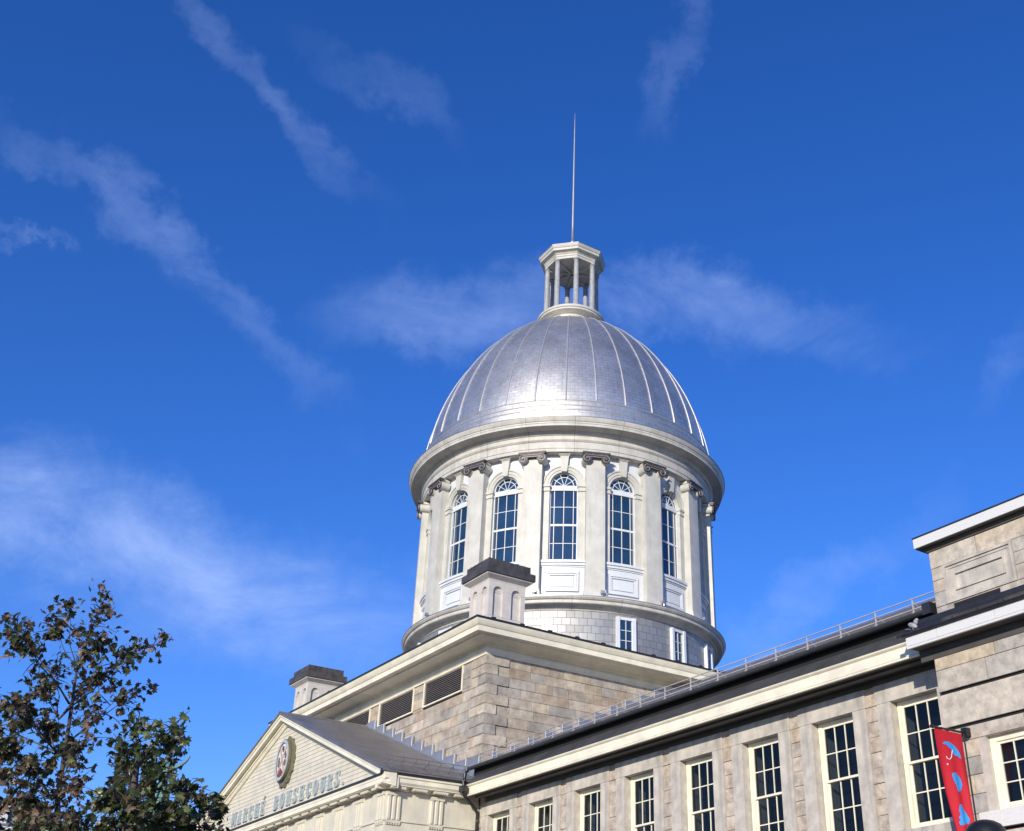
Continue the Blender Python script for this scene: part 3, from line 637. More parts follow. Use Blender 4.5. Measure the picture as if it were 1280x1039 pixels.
# ---- crest on the pediment
cz, cx_ = 11.15, -41.02
wr = MB(); n_ = 56
def ring(mb, cx, cz, rx, rz, y0, y1, wob=0, n=48, inner=None):
    out = []
    for i in range(n):
        a = 2*PI*i/n; k = 1+wob*(.5+.5*math.sin(a*13+1))*(1 if i % 2 else .6); out.append((cx+rx*k*math.cos(a), cz+rz*k*math.sin(a)))
    if inner is None: mb.prism(out, y0, y1, 'y'); return
    inn = [(cx+inner[0]*math.cos(2*PI*i/n), cz+inner[1]*math.sin(2*PI*i/n)) for i in range(n)]
    vs = [(a, y, b) for y in (y0, y1) for a, b in out]+[(a, y, b) for y in (y0, y1) for a, b in inn]; fs = []
    for i in range(n):
        j = (i+1) % n; fs += [(i, j, n+j, n+i), (2*n+i, 2*n+j, 3*n+j, 3*n+i), (i, j, 2*n+j, 2*n+i), (n+i, n+j, 3*n+j, 3*n+i)]
    mb.add(vs, fs)
ring(wr, cx_+.05, cz-.03, .66, .84, PYF-.10, PYF-.02, .13, 70)
W_ = wr.build('crest', 'olive_bronze', H, smooth=0)
a = MB(); ring(a, cx_, cz+.04, .55, .72, PYF-.20, PYF-.10); a.build('crest_shield', 'white_paint', W_, smooth=0)
a = MB(); ring(a, cx_, cz+.04, .56, .73, PYF-.238, PYF-.195, inner=(.465, .625)); a.build('crest_band', 'silver_paint', W_, smooth=0)
a = MB()
ring(a, cx_, cz+.04, .578, .752, PYF-.222, PYF-.12, inner=(.562, .732)); ring(a, cx_, cz+.04, .46, .62, PYF-.222, PYF-.199, inner=(.437, .595))
for (ux, uz, r_) in ((.0, .38, .06), (-.28, .05, .06), (.28, .1, .06), (.26, -.12, .08), (-.27, -.1, .08), (.24, .2, .05)): ring(a, cx_+ux, cz+.04+uz, r_, r_*1.3, PYF-.222, PYF-.199, .3, 14)
a.build('crest_emblems', 'olive_bronze', W_, smooth=0)
a = MB()
for s_ in (1, -1): a.prism([(cx_-s_*.33, cz-.40), (cx_-s_*.25, cz-.44), (cx_+s_*.33, cz+.50), (cx_+s_*.25, cz+.54)], PYF-.218-.002*s_, PYF-.199, 'y')
a.build('crest_saltire', 'pink_paint', W_, smooth=0)
a = MB(); a.prism([(cx_-.24, cz-.50), (cx_-.1, cz-.58), (cx_+.2, cz-.55), (cx_+.22, cz-.42), (cx_+.08, cz-.34), (cx_, cz-.26), (cx_-.12, cz-.40)], PYF-.24, PYF-.199, 'y'); a.build('crest_beaver', 'rust_red', W_, smooth=0)
a = MB(); ring(a, cx_, cz+.46, .05, .07, PYF-.245, PYF-.199, .2, 12); a.build('crest_thistle', 'rust_red', W_, smooth=0)

# ================================================================== DRUM AND DOME
DR = R(-2.3)                       # bays are set out from here
RW = 6.5
def cyl(t, z, w_, a0=0.0):
    a = a0+t/RW; r_ = RW+w_; return (XD+r_*math.cos(a), YD+r_*math.sin(a), z)
# lower shingled drum
sd_ = MB(); sd_.lathe([(6.70, 14.9), (6.70, 17.36)], XD, YD, 192, uv=True); sd_.build('shingled_drum', 'drum_shingle', H)
lc = MB(); lc.lathe([(6.65, 17.30), (6.73, 17.30), (6.76, 17.36), (6.86, 17.40), (6.88, 17.44), (7.10, 17.47), (7.13, 17.50), (7.13, 17.61), (7.19, 17.63), (7.25, 17.70), (7.25, 17.74), (7.20, 17.75), (6.4, 17.90)], XD, YD, 160); lc.build('drum_base_cornice', 'drum_cornice_paint', H, smooth=30)
le = MB(); le.lathe([(7.252, 17.735), (7.27, 17.74), (7.27, 17.765), (6.9, 17.83), (6.89, 17.80)], XD, YD, 160); le.build('drum_base_flashing', 'galvanised', H, smooth=30)
# low windows in the shingled drum
first = None
for k in range(16):
    if k % 4 == (-2) % 4: continue
    az = R(-11.25)+DR+k*PI/8
    az = DR+R(11.25)+k*R(22.5)
    o = (XD, YD, 14.9)
    if first is None:
        f_ = MB(); X = 6.80
        f_.box(6.3, X+.03, -.42, -.29, 15.0, 17.16); f_.box(6.3, X+.03, .29, .42, 15.0, 17.16); f_.box(6.3, X-.002, -.29, .29, 17.04, 17.158); f_.box(6.3, X-.002, -.29, .29, 15.7, 15.8)
        f_.box(6.735, 6.76, -.013, .013, 15.8, 17.04)
        for z in (16.2, 16.62): f_.box(6.737, 6.757, -.29, .29, z-.012, z+.012)
        f_.box(6.72, 6.77, -.289, -.25, 15.8, 17.04); f_.box(6.72, 6.77, .25, .289, 15.8, 17.04)
        f_.v = [(x_, y_, z_-14.9) for x_, y_, z_ in f_.v]
        A = f_.build('low_window', 'white_paint', H, org=o, rz=az, local=True, smooth=0)
        p_ = MB(); p_.box(6.6, 6.728, -.289, .289, 15.81-14.9, 17.08-14.9); B = p_.build('pane', 'drum_glass', A, org=o, rz=az, local=True, smooth=0); first = (A, B)
    else: A = dup(first[0], H, o, az); dup(first[1], A, o, az)
# the drum wall with its 16 round headed openings
HB = RW*R(11.25); ZS, RO = 22.94, .60
wl = MB()
def cq(t0, t1, z0, z1, wo, a0, n=4):
    for i in range(n):
        p, q = t0+(t1-t0)*i/n, t0+(t1-t0)*(i+1)/n
        wl.add([cyl(p, z0, wo, a0), cyl(q, z0, wo, a0), cyl(q, z1, wo, a0), cyl(p, z1, wo, a0)], [(0, 1, 2, 3)])
for k in range(16):
    a0 = DR+R(11.25)+k*R(22.5)
    cq(-HB, -RO, 17.85, 24.4, 0, a0, 3); cq(RO, HB, 17.85, 24.4, 0, a0, 3); cq(-RO, RO, 17.85, 19.5, 0, a0, 4)
    n = 16
    for i in range(n):
        a, b = PI-PI*i/n, PI-PI*(i+1)/n
        A = (RO*math.cos(a), ZS+RO*math.sin(a)); B = (RO*math.cos(b), ZS+RO*math.sin(b))
        wl.add([cyl(A[0], A[1], 0, a0), cyl(B[0], B[1], 0, a0), cyl(B[0], 24.4, 0, a0), cyl(A[0], 24.4, 0, a0)], [(0, 1, 2, 3)])
wl.build('drum_wall', 'white_paint', H, smooth=40)
g = MB(); g.lathe([(0, 15), (6.15, 15), (6.15, 24.5), (0, 24.5)], XD, YD, 48); g.build('drum_core', 'void', H)

def loc(mb, zb): mb.v = [(x_, y_, z_-zb) for x_, y_, z_ in mb.v]; return mb
def cl(t, z, w_): a = t/RW; r_ = RW+w_; return (r_*math.cos(a), r_*math.sin(a), z)
def LM():
    return MB(lambda t, w_, z: cl(t, z, w_))
o = (XD, YD, 17.8); azs = [DR+R(11.25)+k*R(22.5) for k in range(16)]
# window frame (white joinery)
jf = LM()
jf.box(-RO-.01, -RO+.045, -.16, -.06, 19.5, ZS); jf.box(RO-.045, RO+.01, -.16, -.06, 19.5, ZS)
for t_ in (-.41, 0, .41): jf.box(t_-.015, t_+.015, -.15, -.105, 19.55, 22.75)
jf.box(-.555, .555, -.155, -.10, 21.10, 21.19, n=4); jf.box(-.555, .555, -.155, -.09, 19.5, 19.57, n=4); jf.box(-.555, .555, -.155, -.06, 22.72, 22.95, n=4)
for z in (20.32, 21.97): jf.box(-.555, .555, -.15, -.108, z-.014, z+.014, n=4)
def rg_(mb, r0, r1, w0, w1, a0=0, a1=180, n=20, zs=ZS):
    vs = []; fs = []
    for i in range(n+1):
        a = R(a0+(a1-a0)*i/n)
        for r_, w_ in ((r0, w0), (r1, w0), (r1, w1), (r0, w1)): vs.append((r_*math.cos(a), w_, zs+r_*math.sin(a)))
    for i in range(n):
        for j in range(4): fs.append((4*i+j, 4*i+4+j, 4*i+4+(j+1) % 4, 4*i+(j+1) % 4))
    fs += [(0, 1, 2, 3), (4*n, 4*n+1, 4*n+2, 4*n+3)]
    mb.add(vs, fs)
rg_(jf, .555, .61, -.16, -.06); rg_(jf, .40, .43, -.15, -.10)
for a in (36, 72, 108, 144):
    c_, s_ = math.cos(R(a)), math.sin(R(a)); jf.prism([(.04*c_-.012*s_, ZS+.04*s_+.012*c_), (.04*c_+.012*s_, ZS+.04*s_-.012*c_), (.56*c_+.012*s_, ZS+.56*s_-.012*c_), (.56*c_-.012*s_, ZS+.56*s_+.012*c_)], -.148, -.106, 'y')
JF = loc(jf, 17.8).build('drum_window', 'white_paint', H, org=o, rz=azs[0], local=True, smooth=30)
pn = LM()
for i in range(8): 
    t0, t1 = -RO+i*.15, -RO+(i+1)*.15; pn.add([(t0, -.13, 19.5), (t1, -.13, 19.5), (t1, -.13, 23.6), (t0, -.13, 23.6)], [(0, 1, 2, 3)])
PN = loc(pn, 17.8).build('pane', 'drum_glass', JF, org=o, rz=azs[0], local=True, smooth=30)
ar = LM()
rg_(ar, .60, .70, -.14, .05); rg_(ar, .70, .84, .0, .075); rg_(ar, .84, .91, .0, .11)
ar.box(-.90, -.60, -.14, .07, 19.5, 22.64, n=2); ar.box(.60, .90, -.14, .07, 19.5, 22.64, n=2)
for a, b in ((-.96, -.58), (.58, .96)):
    ar.box(a, b, -.14, .12, 22.642, 22.74, n=2); ar.box(a+.015, b-.015, -.14, .10, 22.742, 22.83, n=2); ar.box(a-.02, b+.02, -.14, .15, 22.832, 22.94, n=2)
AR = loc(ar, 17.8).build('window_arch', 'drum_stone_paint', JF, org=o, rz=azs[0], local=True, smooth=35)
ky = LM(); ky.prism([(-.115, 23.52), (.115, 23.52), (.18, 24.26), (-.18, 24.26)], 0, .17, 'y'); ky.box(-.21, .21, 0, .20, 24.262, 24.30, n=2); ky.box(-.25, .25, 0, .24, 24.302, 24.375, n=2)
KY = loc(ky, 17.8).build('keystone', 'drum_stone_paint', JF, org=o, rz=azs[0], local=True, smooth=0)
si = LM(); si.box(-.93, .93, -.13, .18, 19.39, 19.50, n=6); si.box(-.91, .91, 0, .13, 19.28, 19.388, n=6); si.box(-.89, .89, 0, .08, 19.22, 19.278, n=6)
def prect(mb, a, b, c, d, t_, w0, w1):
    mb.box(a, b, w0, w1, c, c+t_, n=6); mb.box(a, b, w0, w1, d-t_, d, n=6); mb.box(a, a+t_, w0, w1-.001, c+t_, d-t_); mb.box(b-t_, b, w0, w1-.001, c+t_, d-t_)
prect(si, -.90, .90, 17.90, 19.21, .19, 0, .05); prect(si, -.66, .66, 18.17, 19.02, .09, 0, .09); prect(si, -.56, .56, 18.27, 18.92, .055, 0, .055); si.box(-.45, .45, 0, .04, 18.37, 18.82, n=4)
SI = loc(si, 17.8).build('window_apron', 'white_paint', JF, org=o, rz=azs[0], local=True, smooth=0)
for az in azs[1:]:
    j = dup(JF, H, o, az)
    for c in (PN, AR, KY, SI): dup(c, j, o, az)
# pilasters with scrolled capitals
pl = LM(); pl.box(-.385, .385, 0, .38, 18.17, 23.86, n=5); pl.box(-.385, .385, 0, .36, 23.861, 24.37, n=4)
pl.box(-.42, .42, 0, .43, 18.03, 18.169, n=4); pl.box(-.45, .45, 0, .47, 17.83, 18.029, n=4)
PZ = [DR+k*R(22.5) for k in range(16)]
PL = loc(pl, 17.8).build('pilaster', 'drum_stone_paint', H, org=o, rz=PZ[0], local=True, smooth=0)
def flat(mbx): return MB(lambda t, w_, z: (RW+w_, t, z-17.8))
bo = flat(0)
def disc(mb, t, z, r_, w0, w1, n=24): mb.prism([(t+r_*math.cos(2*PI*i/n), z+r_*math.sin(2*PI*i/n)) for i in range(n)], w0, w1, 'y')
for s_ in (-1, 1): disc(bo, s_*.40, 24.0, .19, .05, .50)
bo.box(-.5, .5, .05, .46, 24.19, 24.30)
BO = bo.build('bolster', 'drum_stone_paint', PL, org=o, rz=PZ[0], local=True, smooth=40)
cp = flat(0)
for s_ in (-1, 1):
    disc(cp, s_*.40, 24.0, .205, .501, .53); cp.t[-26:] = [(.45, .45, .45)]*26
    pts = []
    for i in range(40):
        a = PI/2+s_*i*(5.2*PI/2)/39*1.0; rr = .185*(1-i/39*.82); pts.append((s_*.40-s_*0+rr*math.cos(PI-a if s_ > 0 else PI-a), .545, 24.0+rr*math.sin(a)))
    cp.tube(pts, [.026*(1-.4*i/39) for i in range(40)], 6, (2.6, 2.5, 2.4)); disc(cp, s_*.40, 24.0, .035, .53, .58, 10)
cp.box(-.42, .42, .44, .52, 24.075, 24.205, (.6, .6, .6)); cp.box(-.40, .40, .521, .545, 24.165, 24.2, (2.2, 2.1, 2.1)); cp.box(-.36, .36, .521, .54, 24.075, 24.10, (2.2, 2.1, 2.1))
cp.box(-.56, .56, .40, .57, 24.206, 24.25); cp.box(-.60, .60, .38, .60, 24.251, 24.30)
CP = cp.build('capital', 'ornament_lead', PL, org=o, rz=PZ[0], local=True, smooth=35)
fd = MB(); fd.tube([(7.08, .28, .06), (7.08, .28, .15)], .025, 6); fd.prism([(.19, .15), (.37, .15), (.35, .27), (.21, .27)], 7.02, 7.12, 'x')
FD = fd.build('floodlight', 'galvanised', H, org=o, rz=PZ[0], local=True, smooth=0)
for az in PZ[1:]:
    p = dup(PL, H, o, az); dup(BO, p, o, az); dup(CP, p, o, az); dup(FD, H, o, az)
# entablature and main cornice
e = MB(); e.lathe([(6.45, 24.37), (6.86, 24.37), (6.86, 24.52), (6.885, 24.525), (6.885, 24.83), (6.91, 24.84), (6.96, 24.91), (6.96, 24.95), (6.90, 24.97), (6.90, 25.12), (6.94, 25.13), (7.0, 25.22), (7.02, 25.28), (7.36, 25.345), (7.38, 25.32), (7.46, 25.32), (7.46, 25.42), (7.48, 25.44), (7.48, 25.50), (7.51, 25.52), (7.58, 25.66), (7.59, 25.71), (7.53, 25.72), (6.9, 25.86)], XD, YD, 200)
for i in range(24):
    a = DR+i*R(15)+.05
e.build('drum_entablature', 'drum_cornice_paint', H, smooth=25)
e = MB(); e.lathe([(7.592, 25.70), (7.61, 25.705), (7.61, 25.735), (7.5, 25.76), (6.9, 25.90), (6.9, 25.86)], XD, YD, 200); e.build('cornice_flashing', 'galvanised', H, smooth=25)
# dome
def dprof(z0, z1, n):
    out = []
    for i in range(n+1):
        s_ = z0+(z1-z0)*i/n; q = min(1, max(0, (s_-25.9)/9.25)); x_ = q**.9; out.append((7.0*(max(0, 1-x_*x_))**(.5/.9), s_))
    return out
def dr_(z): x_ = max(0, (z-25.9)/9.25)**.9; return 7.0*(1-x_*x_)**(.5/.9)
zz = [25.88]+[25.9+9.25*(math.sin(PI/2*i/44))**(1/.9) for i in range(1, 44)]
dm = MB(); dm.lathe([(7.0, 25.88)]+[(dr_(z), z) for z in zz[1:]], XD, YD, 256, uv=True)
DM = dm.build('dome', 'tin_shingle', H, smooth=60)
db = MB()
for z in (26.02, 26.37, 26.60, 26.87):
    r_ = dr_(z); db.lathe([(r_-.02, z-.03), (r_+.022, z-.02), (r_+.03, z), (r_+.02, z+.02), (r_-.02, z+.03)], XD, YD, 200)
db.build('dome_band', 'rib_metal', DM, org=(XD, YD, 25.88), smooth=30)
rb = MB(); pts = [(dr_(z)+.012, 0, z-25.88) for z in [26.9+(34.95-26.9)*i/40 for i in range(41)]]
rb.tube(pts, [.036]*30+[.033]*11, 8)
RB = rb.build('dome_rib', 'rib_metal', DM, org=(XD, YD, 25.88), rz=DR, local=True, smooth=60)
for k in range(1, 32): dup(RB, DM, (XD, YD, 25.88), DR+k*R(11.25))
# lantern
ln = MB(); ln.lathe([(0, 34.6), (1.36, 34.6), (1.36, 35.24), (1.42, 35.28), (1.66, 35.34), (1.70, 35.36), (1.70, 35.44), (1.76, 35.47), (1.78, 35.56), (1.72, 35.60), (1.62, 35.70), (1.5, 35.74), (0, 35.76)], XD, YD, 64)
LN = ln.build('lantern', 'drum_stone_paint', H, org=(XD, YD, 34.6), smooth=30)
LO = (XD, YD, 34.6)
oc = MB()
def octa(mb, prof, rot=PI/8*0):
    k = len(prof); vs = []
    for i in range(8):
        a = DR+R(22.5)+i*R(45)
        for r_, z in prof: vs.append((XD+r_*math.cos(a), YD+r_*math.sin(a), z))
    fs = [(i*k+j, ((i+1) % 8)*k+j, ((i+1) % 8)*k+j+1, i*k+j+1) for i in range(8) for j in range(k-1)]
    fs += [tuple(i*k for i in range(8)), tuple(i*k+k-1 for i in range(8))]
    mb.add(vs, fs)
octa(oc, [(1.1, 38.80), (1.46, 38.80), (1.46, 38.94), (1.49, 38.95), (1.49, 39.06), (1.52, 39.08), (1.55, 39.13), (1.60, 39.16), (1.74, 39.20), (1.74, 39.33), (1.78, 39.36), (1.83, 39.46), (1.83, 39.50), (1.0, 39.62)])
oc.build('lantern_entablature', 'drum_stone_paint', LN, smooth=0)
lr = MB(); octa(lr, [(1.85, 39.505), (1.85, 39.53), (1.0, 39.80), (.4, 40.15), (.12, 40.45)]); lr.build('lantern_roof', 'galvanised', LN, smooth=0)
cl_ = MB(); cl_.lathe([(0, 1.13), (.19, 1.13), (.19, 1.24), (.165, 1.27), (.15, 1.32), (.148, 2.2), (.128, 4.0), (.14, 4.01), (.14, 4.04), (.128, 4.06), (.16, 4.12), (.18, 4.13), (.18, 4.20), (0, 4.20)], 1.32, 0, 20)
C0 = cl_.build('lantern_column', 'column_stone', LN, org=LO, rz=DR+R(22.5), local=True, smooth=30)
for k in range(1, 8): dup(C0, LN, LO, DR+R(22.5)+k*R(45))
lh = MB()
for k in range(4):
    a = DR+R(22.5)+k*R(45); ca, sa = math.cos(a), math.sin(a)
    lh.add([(XD+s1*1.3*ca+s2*.05*sa, YD+s1*1.3*sa-s2*.05*ca, z) for z in (38.66, 38.798) for s1, s2 in ((-1, -1), (1, -1), (1, 1), (-1, 1))], [(0, 1, 2, 3), (4, 5, 6, 7), (0, 1, 5, 4), (1, 2, 6, 5), (2, 3, 7, 6), (3, 0, 4, 7)])
lh.build('lantern_beams', 'drum_stone_paint', LN, smooth=0)
sp = MB(); sp.lathe([(0, 40.3), (.20, 40.3), (.16, 40.5), (.10, 40.6), (.13, 40.72), (.15, 40.82), (.13, 40.92), (.085, 40.98), (.075, 42), (.06, 46), (.04, 49), (.015, 50.3), (0, 50.45)], XD, YD, 16); sp.build('spire', 'galvanised', H, smooth=50)

# ================================================================== PAVILION
PY = 18.72; VX = -13.98
pv = MB(); fp = lambda u, v, w_: (u, PY-w_, v)
pwx = [(-13.06, -11.80), (-10.2, -8.94)]
ph = [(a, b, 5.60, 6.955) for a, b in pwx]
stones(pv, fp, VX, -6, [.14, .6, 1.2, 1.9, 2.6, 3.3, 4.0, 4.6, 5.24], (.8, 1.5), 'pav')
stones(pv, fp, VX, -6, [5.30, 5.60], (.7, 1.3), 'pav', [(a-.36, b+.36, 5.3, 5.6) for a, b in pwx])
stones(pv, fp, VX, -6, [5.60, 5.95, 6.30, 6.63, 6.955], (.28, .6), 'pav', [(a-.16, b+.16, 5.60, 6.955) for a, b in pwx], jit=.006)
stones(pv, fp, VX, -6, [6.955, 7.215], (.9, 1.9), 'pav', jit=.003)
stones(pv, fp, VX, -6, [7.275, 7.925], (1.3, 2.2), 'pav', jit=.003)
stones(pv, fp, VX, -6, [7.985, 8.42], (.5, 1.5), 'pav', jit=.003); stones(pv, fp, VX, -6, [8.42, 8.68], (.9, 1.7), 'pav', jit=.003)
pv.box(VX, VX+.3, PY+.09, YW, .14, 8.92, (.45, .43, .40)); pv.box(-6.3, -6, PY+.032, 38, .14, 8.92, (.45, .43, .40))
pv.build('pavilion_wall', 'pavilion_stone', H, smooth=0, attr=True)
g = MB(); g.box(VX+.05, -6.05, PY+.30, 38, .14, 9.2); g.box(VX+.02, -6.05, PY+.055, PY+.301, 6.97, 8.9); g.box(VX+.05, -6.05, PY+.055, PY+.301, 5.0, 5.59); g.build('pavilion_core', 'void', H, smooth=0)
first = None
for a, b in pwx:
    o_ = (a, PY, 5.6)
    if first is None:
        f_ = MB(); y = PY+.12
        f_.box(a, a+.13, y, y+.1, 5.60, 6.95); f_.box(b-.13, b, y, y+.1, 5.60, 6.95); f_.box(a+.13, b-.13, y+.001, y+.1, 6.84, 6.95); f_.box(a+.13, b-.13, y-.03, y+.1, 5.60, 5.64)
        y += .03; i0, i1 = a+.13, b-.13
        f_.box(i0, i0+.055, y, y+.05, 5.66, 6.84); f_.box(i1-.055, i1, y, y+.05, 5.66, 6.84); f_.box(i0+.055, i1-.055, y+.001, y+.05, 5.66, 5.73); f_.box(i0+.055, i1-.055, y+.001, y+.05, 6.79, 6.84)
        for i in (1, 2): f_.box(i0+.055+(i1-i0-.11)*i/3-.011, i0+.055+(i1-i0-.11)*i/3+.011, y+.008, y+.04, 5.73, 6.79); f_.box(i0+.055, i1-.055, y+.01, y+.038, 5.73+1.06*i/3-.011, 5.73+1.06*i/3+.011)
        A = f_.build('attic_window', 'cream_paint', H, org=o_, smooth=0)
        p_ = MB(); p_.add([(i0, y+.03, 5.66), (i1, y+.03, 5.66), (i1, y+.03, 6.84), (i0, y+.03, 6.84)], [(0, 1, 2, 3)]); B = p_.build('pane', 'window_glass', A, org=o_, smooth=0)
        s_ = MB(); s_.box(a-.16, a-.001, PY-.003, PY+.3, 5.605, 6.95); s_.box(b+.001, b+.16, PY-.003, PY+.3, 5.605, 6.95); s_.box(a-.001, b+.001, PY+.02, PY+.3, 6.9505, 6.953); C_ = s_.build('surround', 'dressed_stone', A, org=o_, smooth=0)
        s_ = MB(); s_.box(a-.355, b+.355, PY-.05, PY+.3, 5.30, 5.598); D_ = s_.build('sill', 'cap_slab', A, org=o_, smooth=0); first = (A, B, C_, D_, a)
    else:
        A = dup(first[0], H, o_, 0)
        for c in first[1:4]: dup(c, A, o_, 0)
pc = MB()
FY, FX = 18.36, -14.335
prof = [(FY, 9.147), (FY, 8.955), (FY+.01, 8.955), (FY+.01, 8.94), (FY-.004, 8.94), (FY-.004, 8.90), (FY+.04, 8.895), (FY+.04, 8.93), (PY+.1, 8.93), (PY+.1, 9.147)]
pc.prism(prof, FX, -5.6, 'x'); pc.box(FX, FX+.05, FY+.002, YW-.3, 8.902, 9.146); pc.box(FX+.05, VX-.002, FY+.3, YW-.3, 8.925, 8.94)
so = MB(); so.prism([(FY+.041, 8.90), (PY-.05, 8.90), (PY-.05, 8.80), (PY-.02, 8.79), (PY-.02, 8.67), (PY+.03, 8.67), (PY+.03, 8.926), (FY+.041, 8.926)], FX+.052, -5.7, 'x'); so.build('pavilion_soffit', 'shade_board', H, smooth=0)  # pavilion eaves shade painted in by the dark colour
pc.build('pavilion_cornice', 'cap_slab', H, smooth=0)
for i in range(3): pass
pj = MB()
for xx in (-13.55, -12.18, -10.8): pj.box(xx, xx+.008, FY-.003, FY+.01, 8.96, 9.146)
pj.build('cornice_joints', 'dressed_stone', H, smooth=0)
pa = MB(); pa.prism([(FY-.05, 9.15), (FY-.075, 9.19), (FY-.06, 9.215), (PY-.03, 9.47), (PY-.03, 9.56), (PY+.2, 9.56), (PY+.2, 9.15)], FX-.06, -5.6, 'x')
for xx in (-13.7, -13.1, -12.5, -11.9): pa.box(xx, xx+.012, FY-.085, FY-.05, 9.16, 9.235)
pa.box(FX-.16, FX-.03, FY-.09, FY-.05, 9.14, 9.21); pa.build('pavilion_apron', 'dark_metal', H, smooth=0)
at = MB(); AXL = -13.75
stones(at, fp, AXL, -6, [9.50, 9.69, 10.0, 10.26, 10.53, 10.91], (.45, 1.6), 'pav', [(-13.45, -11.78, 9.69, 10.53)], jit=.004)
at.box(AXL, AXL+.3, PY+.032, 24, 9.4, 10.91, (.46, .42, .36)); at.box(-13.0, -6, PY+.05, 24, 9.4, 10.9, (.2, .2, .2))
at.build('attic_wall', 'pavilion_stone', H, smooth=0, attr=True)
pp = MB()
a, b, c, d = -13.45, -11.78, 9.69, 10.53
def fr_(mb, a, b, c, d, t_, y0, y1): mb.box(a, b, y0, y1, c, c+t_); mb.box(a, b, y0, y1, d-t_, d); mb.box(a, a+t_, y0, y1, c+t_, d-t_); mb.box(b-t_, b, y0, y1, c+t_, d-t_)
fr_(pp, a+.005, b-.005, c+.005, d-.005, .055, PY-.02, PY+.1); fr_(pp, a+.06, b-.06, c+.06, d-.06, .055, PY+.012, PY+.1); fr_(pp, a+.115, b-.115, c+.115, d-.115, .12, PY+.03, PY+.1)
fr_(pp, a+.235, b-.235, c+.235, d-.235, .03, PY+.0, PY+.1); pp.box(a+.265, b-.265, PY+.045, PY+.1, c+.265, d-.265)
pp.build('attic_panel', 'dressed_stone', H, smooth=0)
sv = MB(); sv.box(-13.30, -12.20, PY-.012, PY+.03, 9.57, 9.66); sv.build('vent_slot', 'void', H, smooth=0)
so = MB(); so.sweep_rect(AXL, -6, PY, 24, [(-.1, 10.905), (.03, 10.905), (.03, 10.94), (.07, 10.95), (.07, 10.995), (.185, 10.995), (.185, 11.008), (-.1, 11.008)]); so.build('attic_soffit', 'shade_board', H, smooth=0)  # dark colour paints in the shade beneath the attic cap
ac = MB(); ac.sweep_rect(AXL, -6, PY, 24, [(-.1, 11.01), (.20, 11.01), (.20, 11.22), (-.1, 11.22)]); ac.build('attic_cornice', 'cap_slab', H, smooth=0)
ae = MB(); ae.prism([(AXL-.215, PY-.215), (-5.8, PY-.215), (-5.8, 24.2), (AXL-.215, 24.2)], 11.222, 11.25, 'z'); ae.build('attic_roof', 'dark_metal', H, smooth=0)
# lead box at the gutter end
gb = MB(); gb.box(-14.14, -13.93, 18.76, 19.1, 9.66, 9.90); gb.build('gutter_box', 'dark_metal', H, smooth=0)

# ================================================================== BANNER
bn = empty('banner', (-13.42, PY, 4.2), 'red cloth banner with blue umbrella, shoe and coat prints on the stone wall', 'banner')
BX = -13.42
def bsurf(s_, v_):       # s 0 wall side .. 1 outer; v 0 top .. 1 bottom
    wd = .80*(1-.70*v_**1.25); y = 18.50-(s_*wd); z = 7.03-v_*2.75
    x_ = BX-.01+(.07*math.sin(s_*5.2+v_*1.0)+.045*math.sin(s_*12))*min(1, v_*2.5)*min(1, s_*4)
    return Vector((x_, y, z))
cm_ = MB(); n1, n2 = 28, 40
vs = []; fs = []
for side in (0, .006):
    for i in range(n1+1):
        for j in range(n2+1): p = bsurf(i/n1, j/n2); vs.append((p.x+side, p.y, p.z))
K = (n1+1)*(n2+1)
for i in range(n1):
    for j in range(n2):
        a = i*(n2+1)+j
        for q in (0, K): fs.append((q+a, q+a+n2+1, q+a+n2+2, q+a+1))
for j in range(n2): fs += [(j, j+1, K+j+1, K+j), (n1*(n2+1)+j, n1*(n2+1)+j+1, K+n1*(n2+1)+j+1, K+n1*(n2+1)+j)]
cm_.add(vs, fs); cm_.build('cloth', 'red_cloth', bn, smooth=60)
def printed(name, polys, m_):
    mb = MB()
    for poly in polys:
        # dense fan laid on the cloth
        cx2 = sum(p[0] for p in poly)/len(poly); cy2 = sum(p[1] for p in poly)/len(poly)
        pts = []; 
        for i in range(len(poly)):
            p, q = poly[i], poly[(i+1) % len(poly)]
            for k in range(3): pts.append((p[0]+(q[0]-p[0])*k/3, p[1]+(q[1]-p[1])*k/3))
        rings = 6; vs = []
        for r_ in range(rings+1):
            for (a, b) in pts:
                p = bsurf(cx2+(a-cx2)*r_/rings, cy2+(b-cy2)*r_/rings); vs.append((p.x+.012, p.y, p.z))
        n = len(pts); fs = [(r_*n+i, r_*n+(i+1) % n, (r_+1)*n+(i+1) % n, (r_+1)*n+i) for r_ in range(rings) for i in range(n)]
        mb.add(vs, fs)
    mb.build(name, m_, bn, smooth=60)
XL = [(105, 70), (130, 300), (160, 480), (200, 680), (240, 850), (270, 1039)]; XR = [(340, 95), (355, 250), (370, 450), (385, 650), (400, 850), (410, 1039)]
def lerp_(T, y):
    for (a, b), (c, d) in zip(T[:-1], T[1:]):
        if y <= d or (c, d) == T[-1]: return a+(c-a)*(y-b)/(d-b)
def SV(x_, y_): l, r_ = lerp_(XL, y_), lerp_(XR, y_); return (max(.04, min(.97, (r_-x_)/(r_-l))), (y_-80)/959*.65)
shoe = [SV(*q_) for q_ in [(230, 505), (262, 487), (284, 510), (302, 545), (312, 600), (308, 652), (292, 676), (272, 670), (262, 620), (246, 575), (236, 535)]]
coat = [SV(*q_) for q_ in [(285, 797), (310, 793), (328, 830), (348, 870), (366, 925), (362, 968), (338, 966), (330, 985), (294, 990), (286, 960), (294, 940), (284, 918), (293, 890), (284, 858)]]
um_top = [(170, 216), (176, 205), (188, 197), (205, 191), (225, 193), (245, 203), (263, 217), (280, 240), (293, 266), (302, 295), (308, 325), (310, 345)]
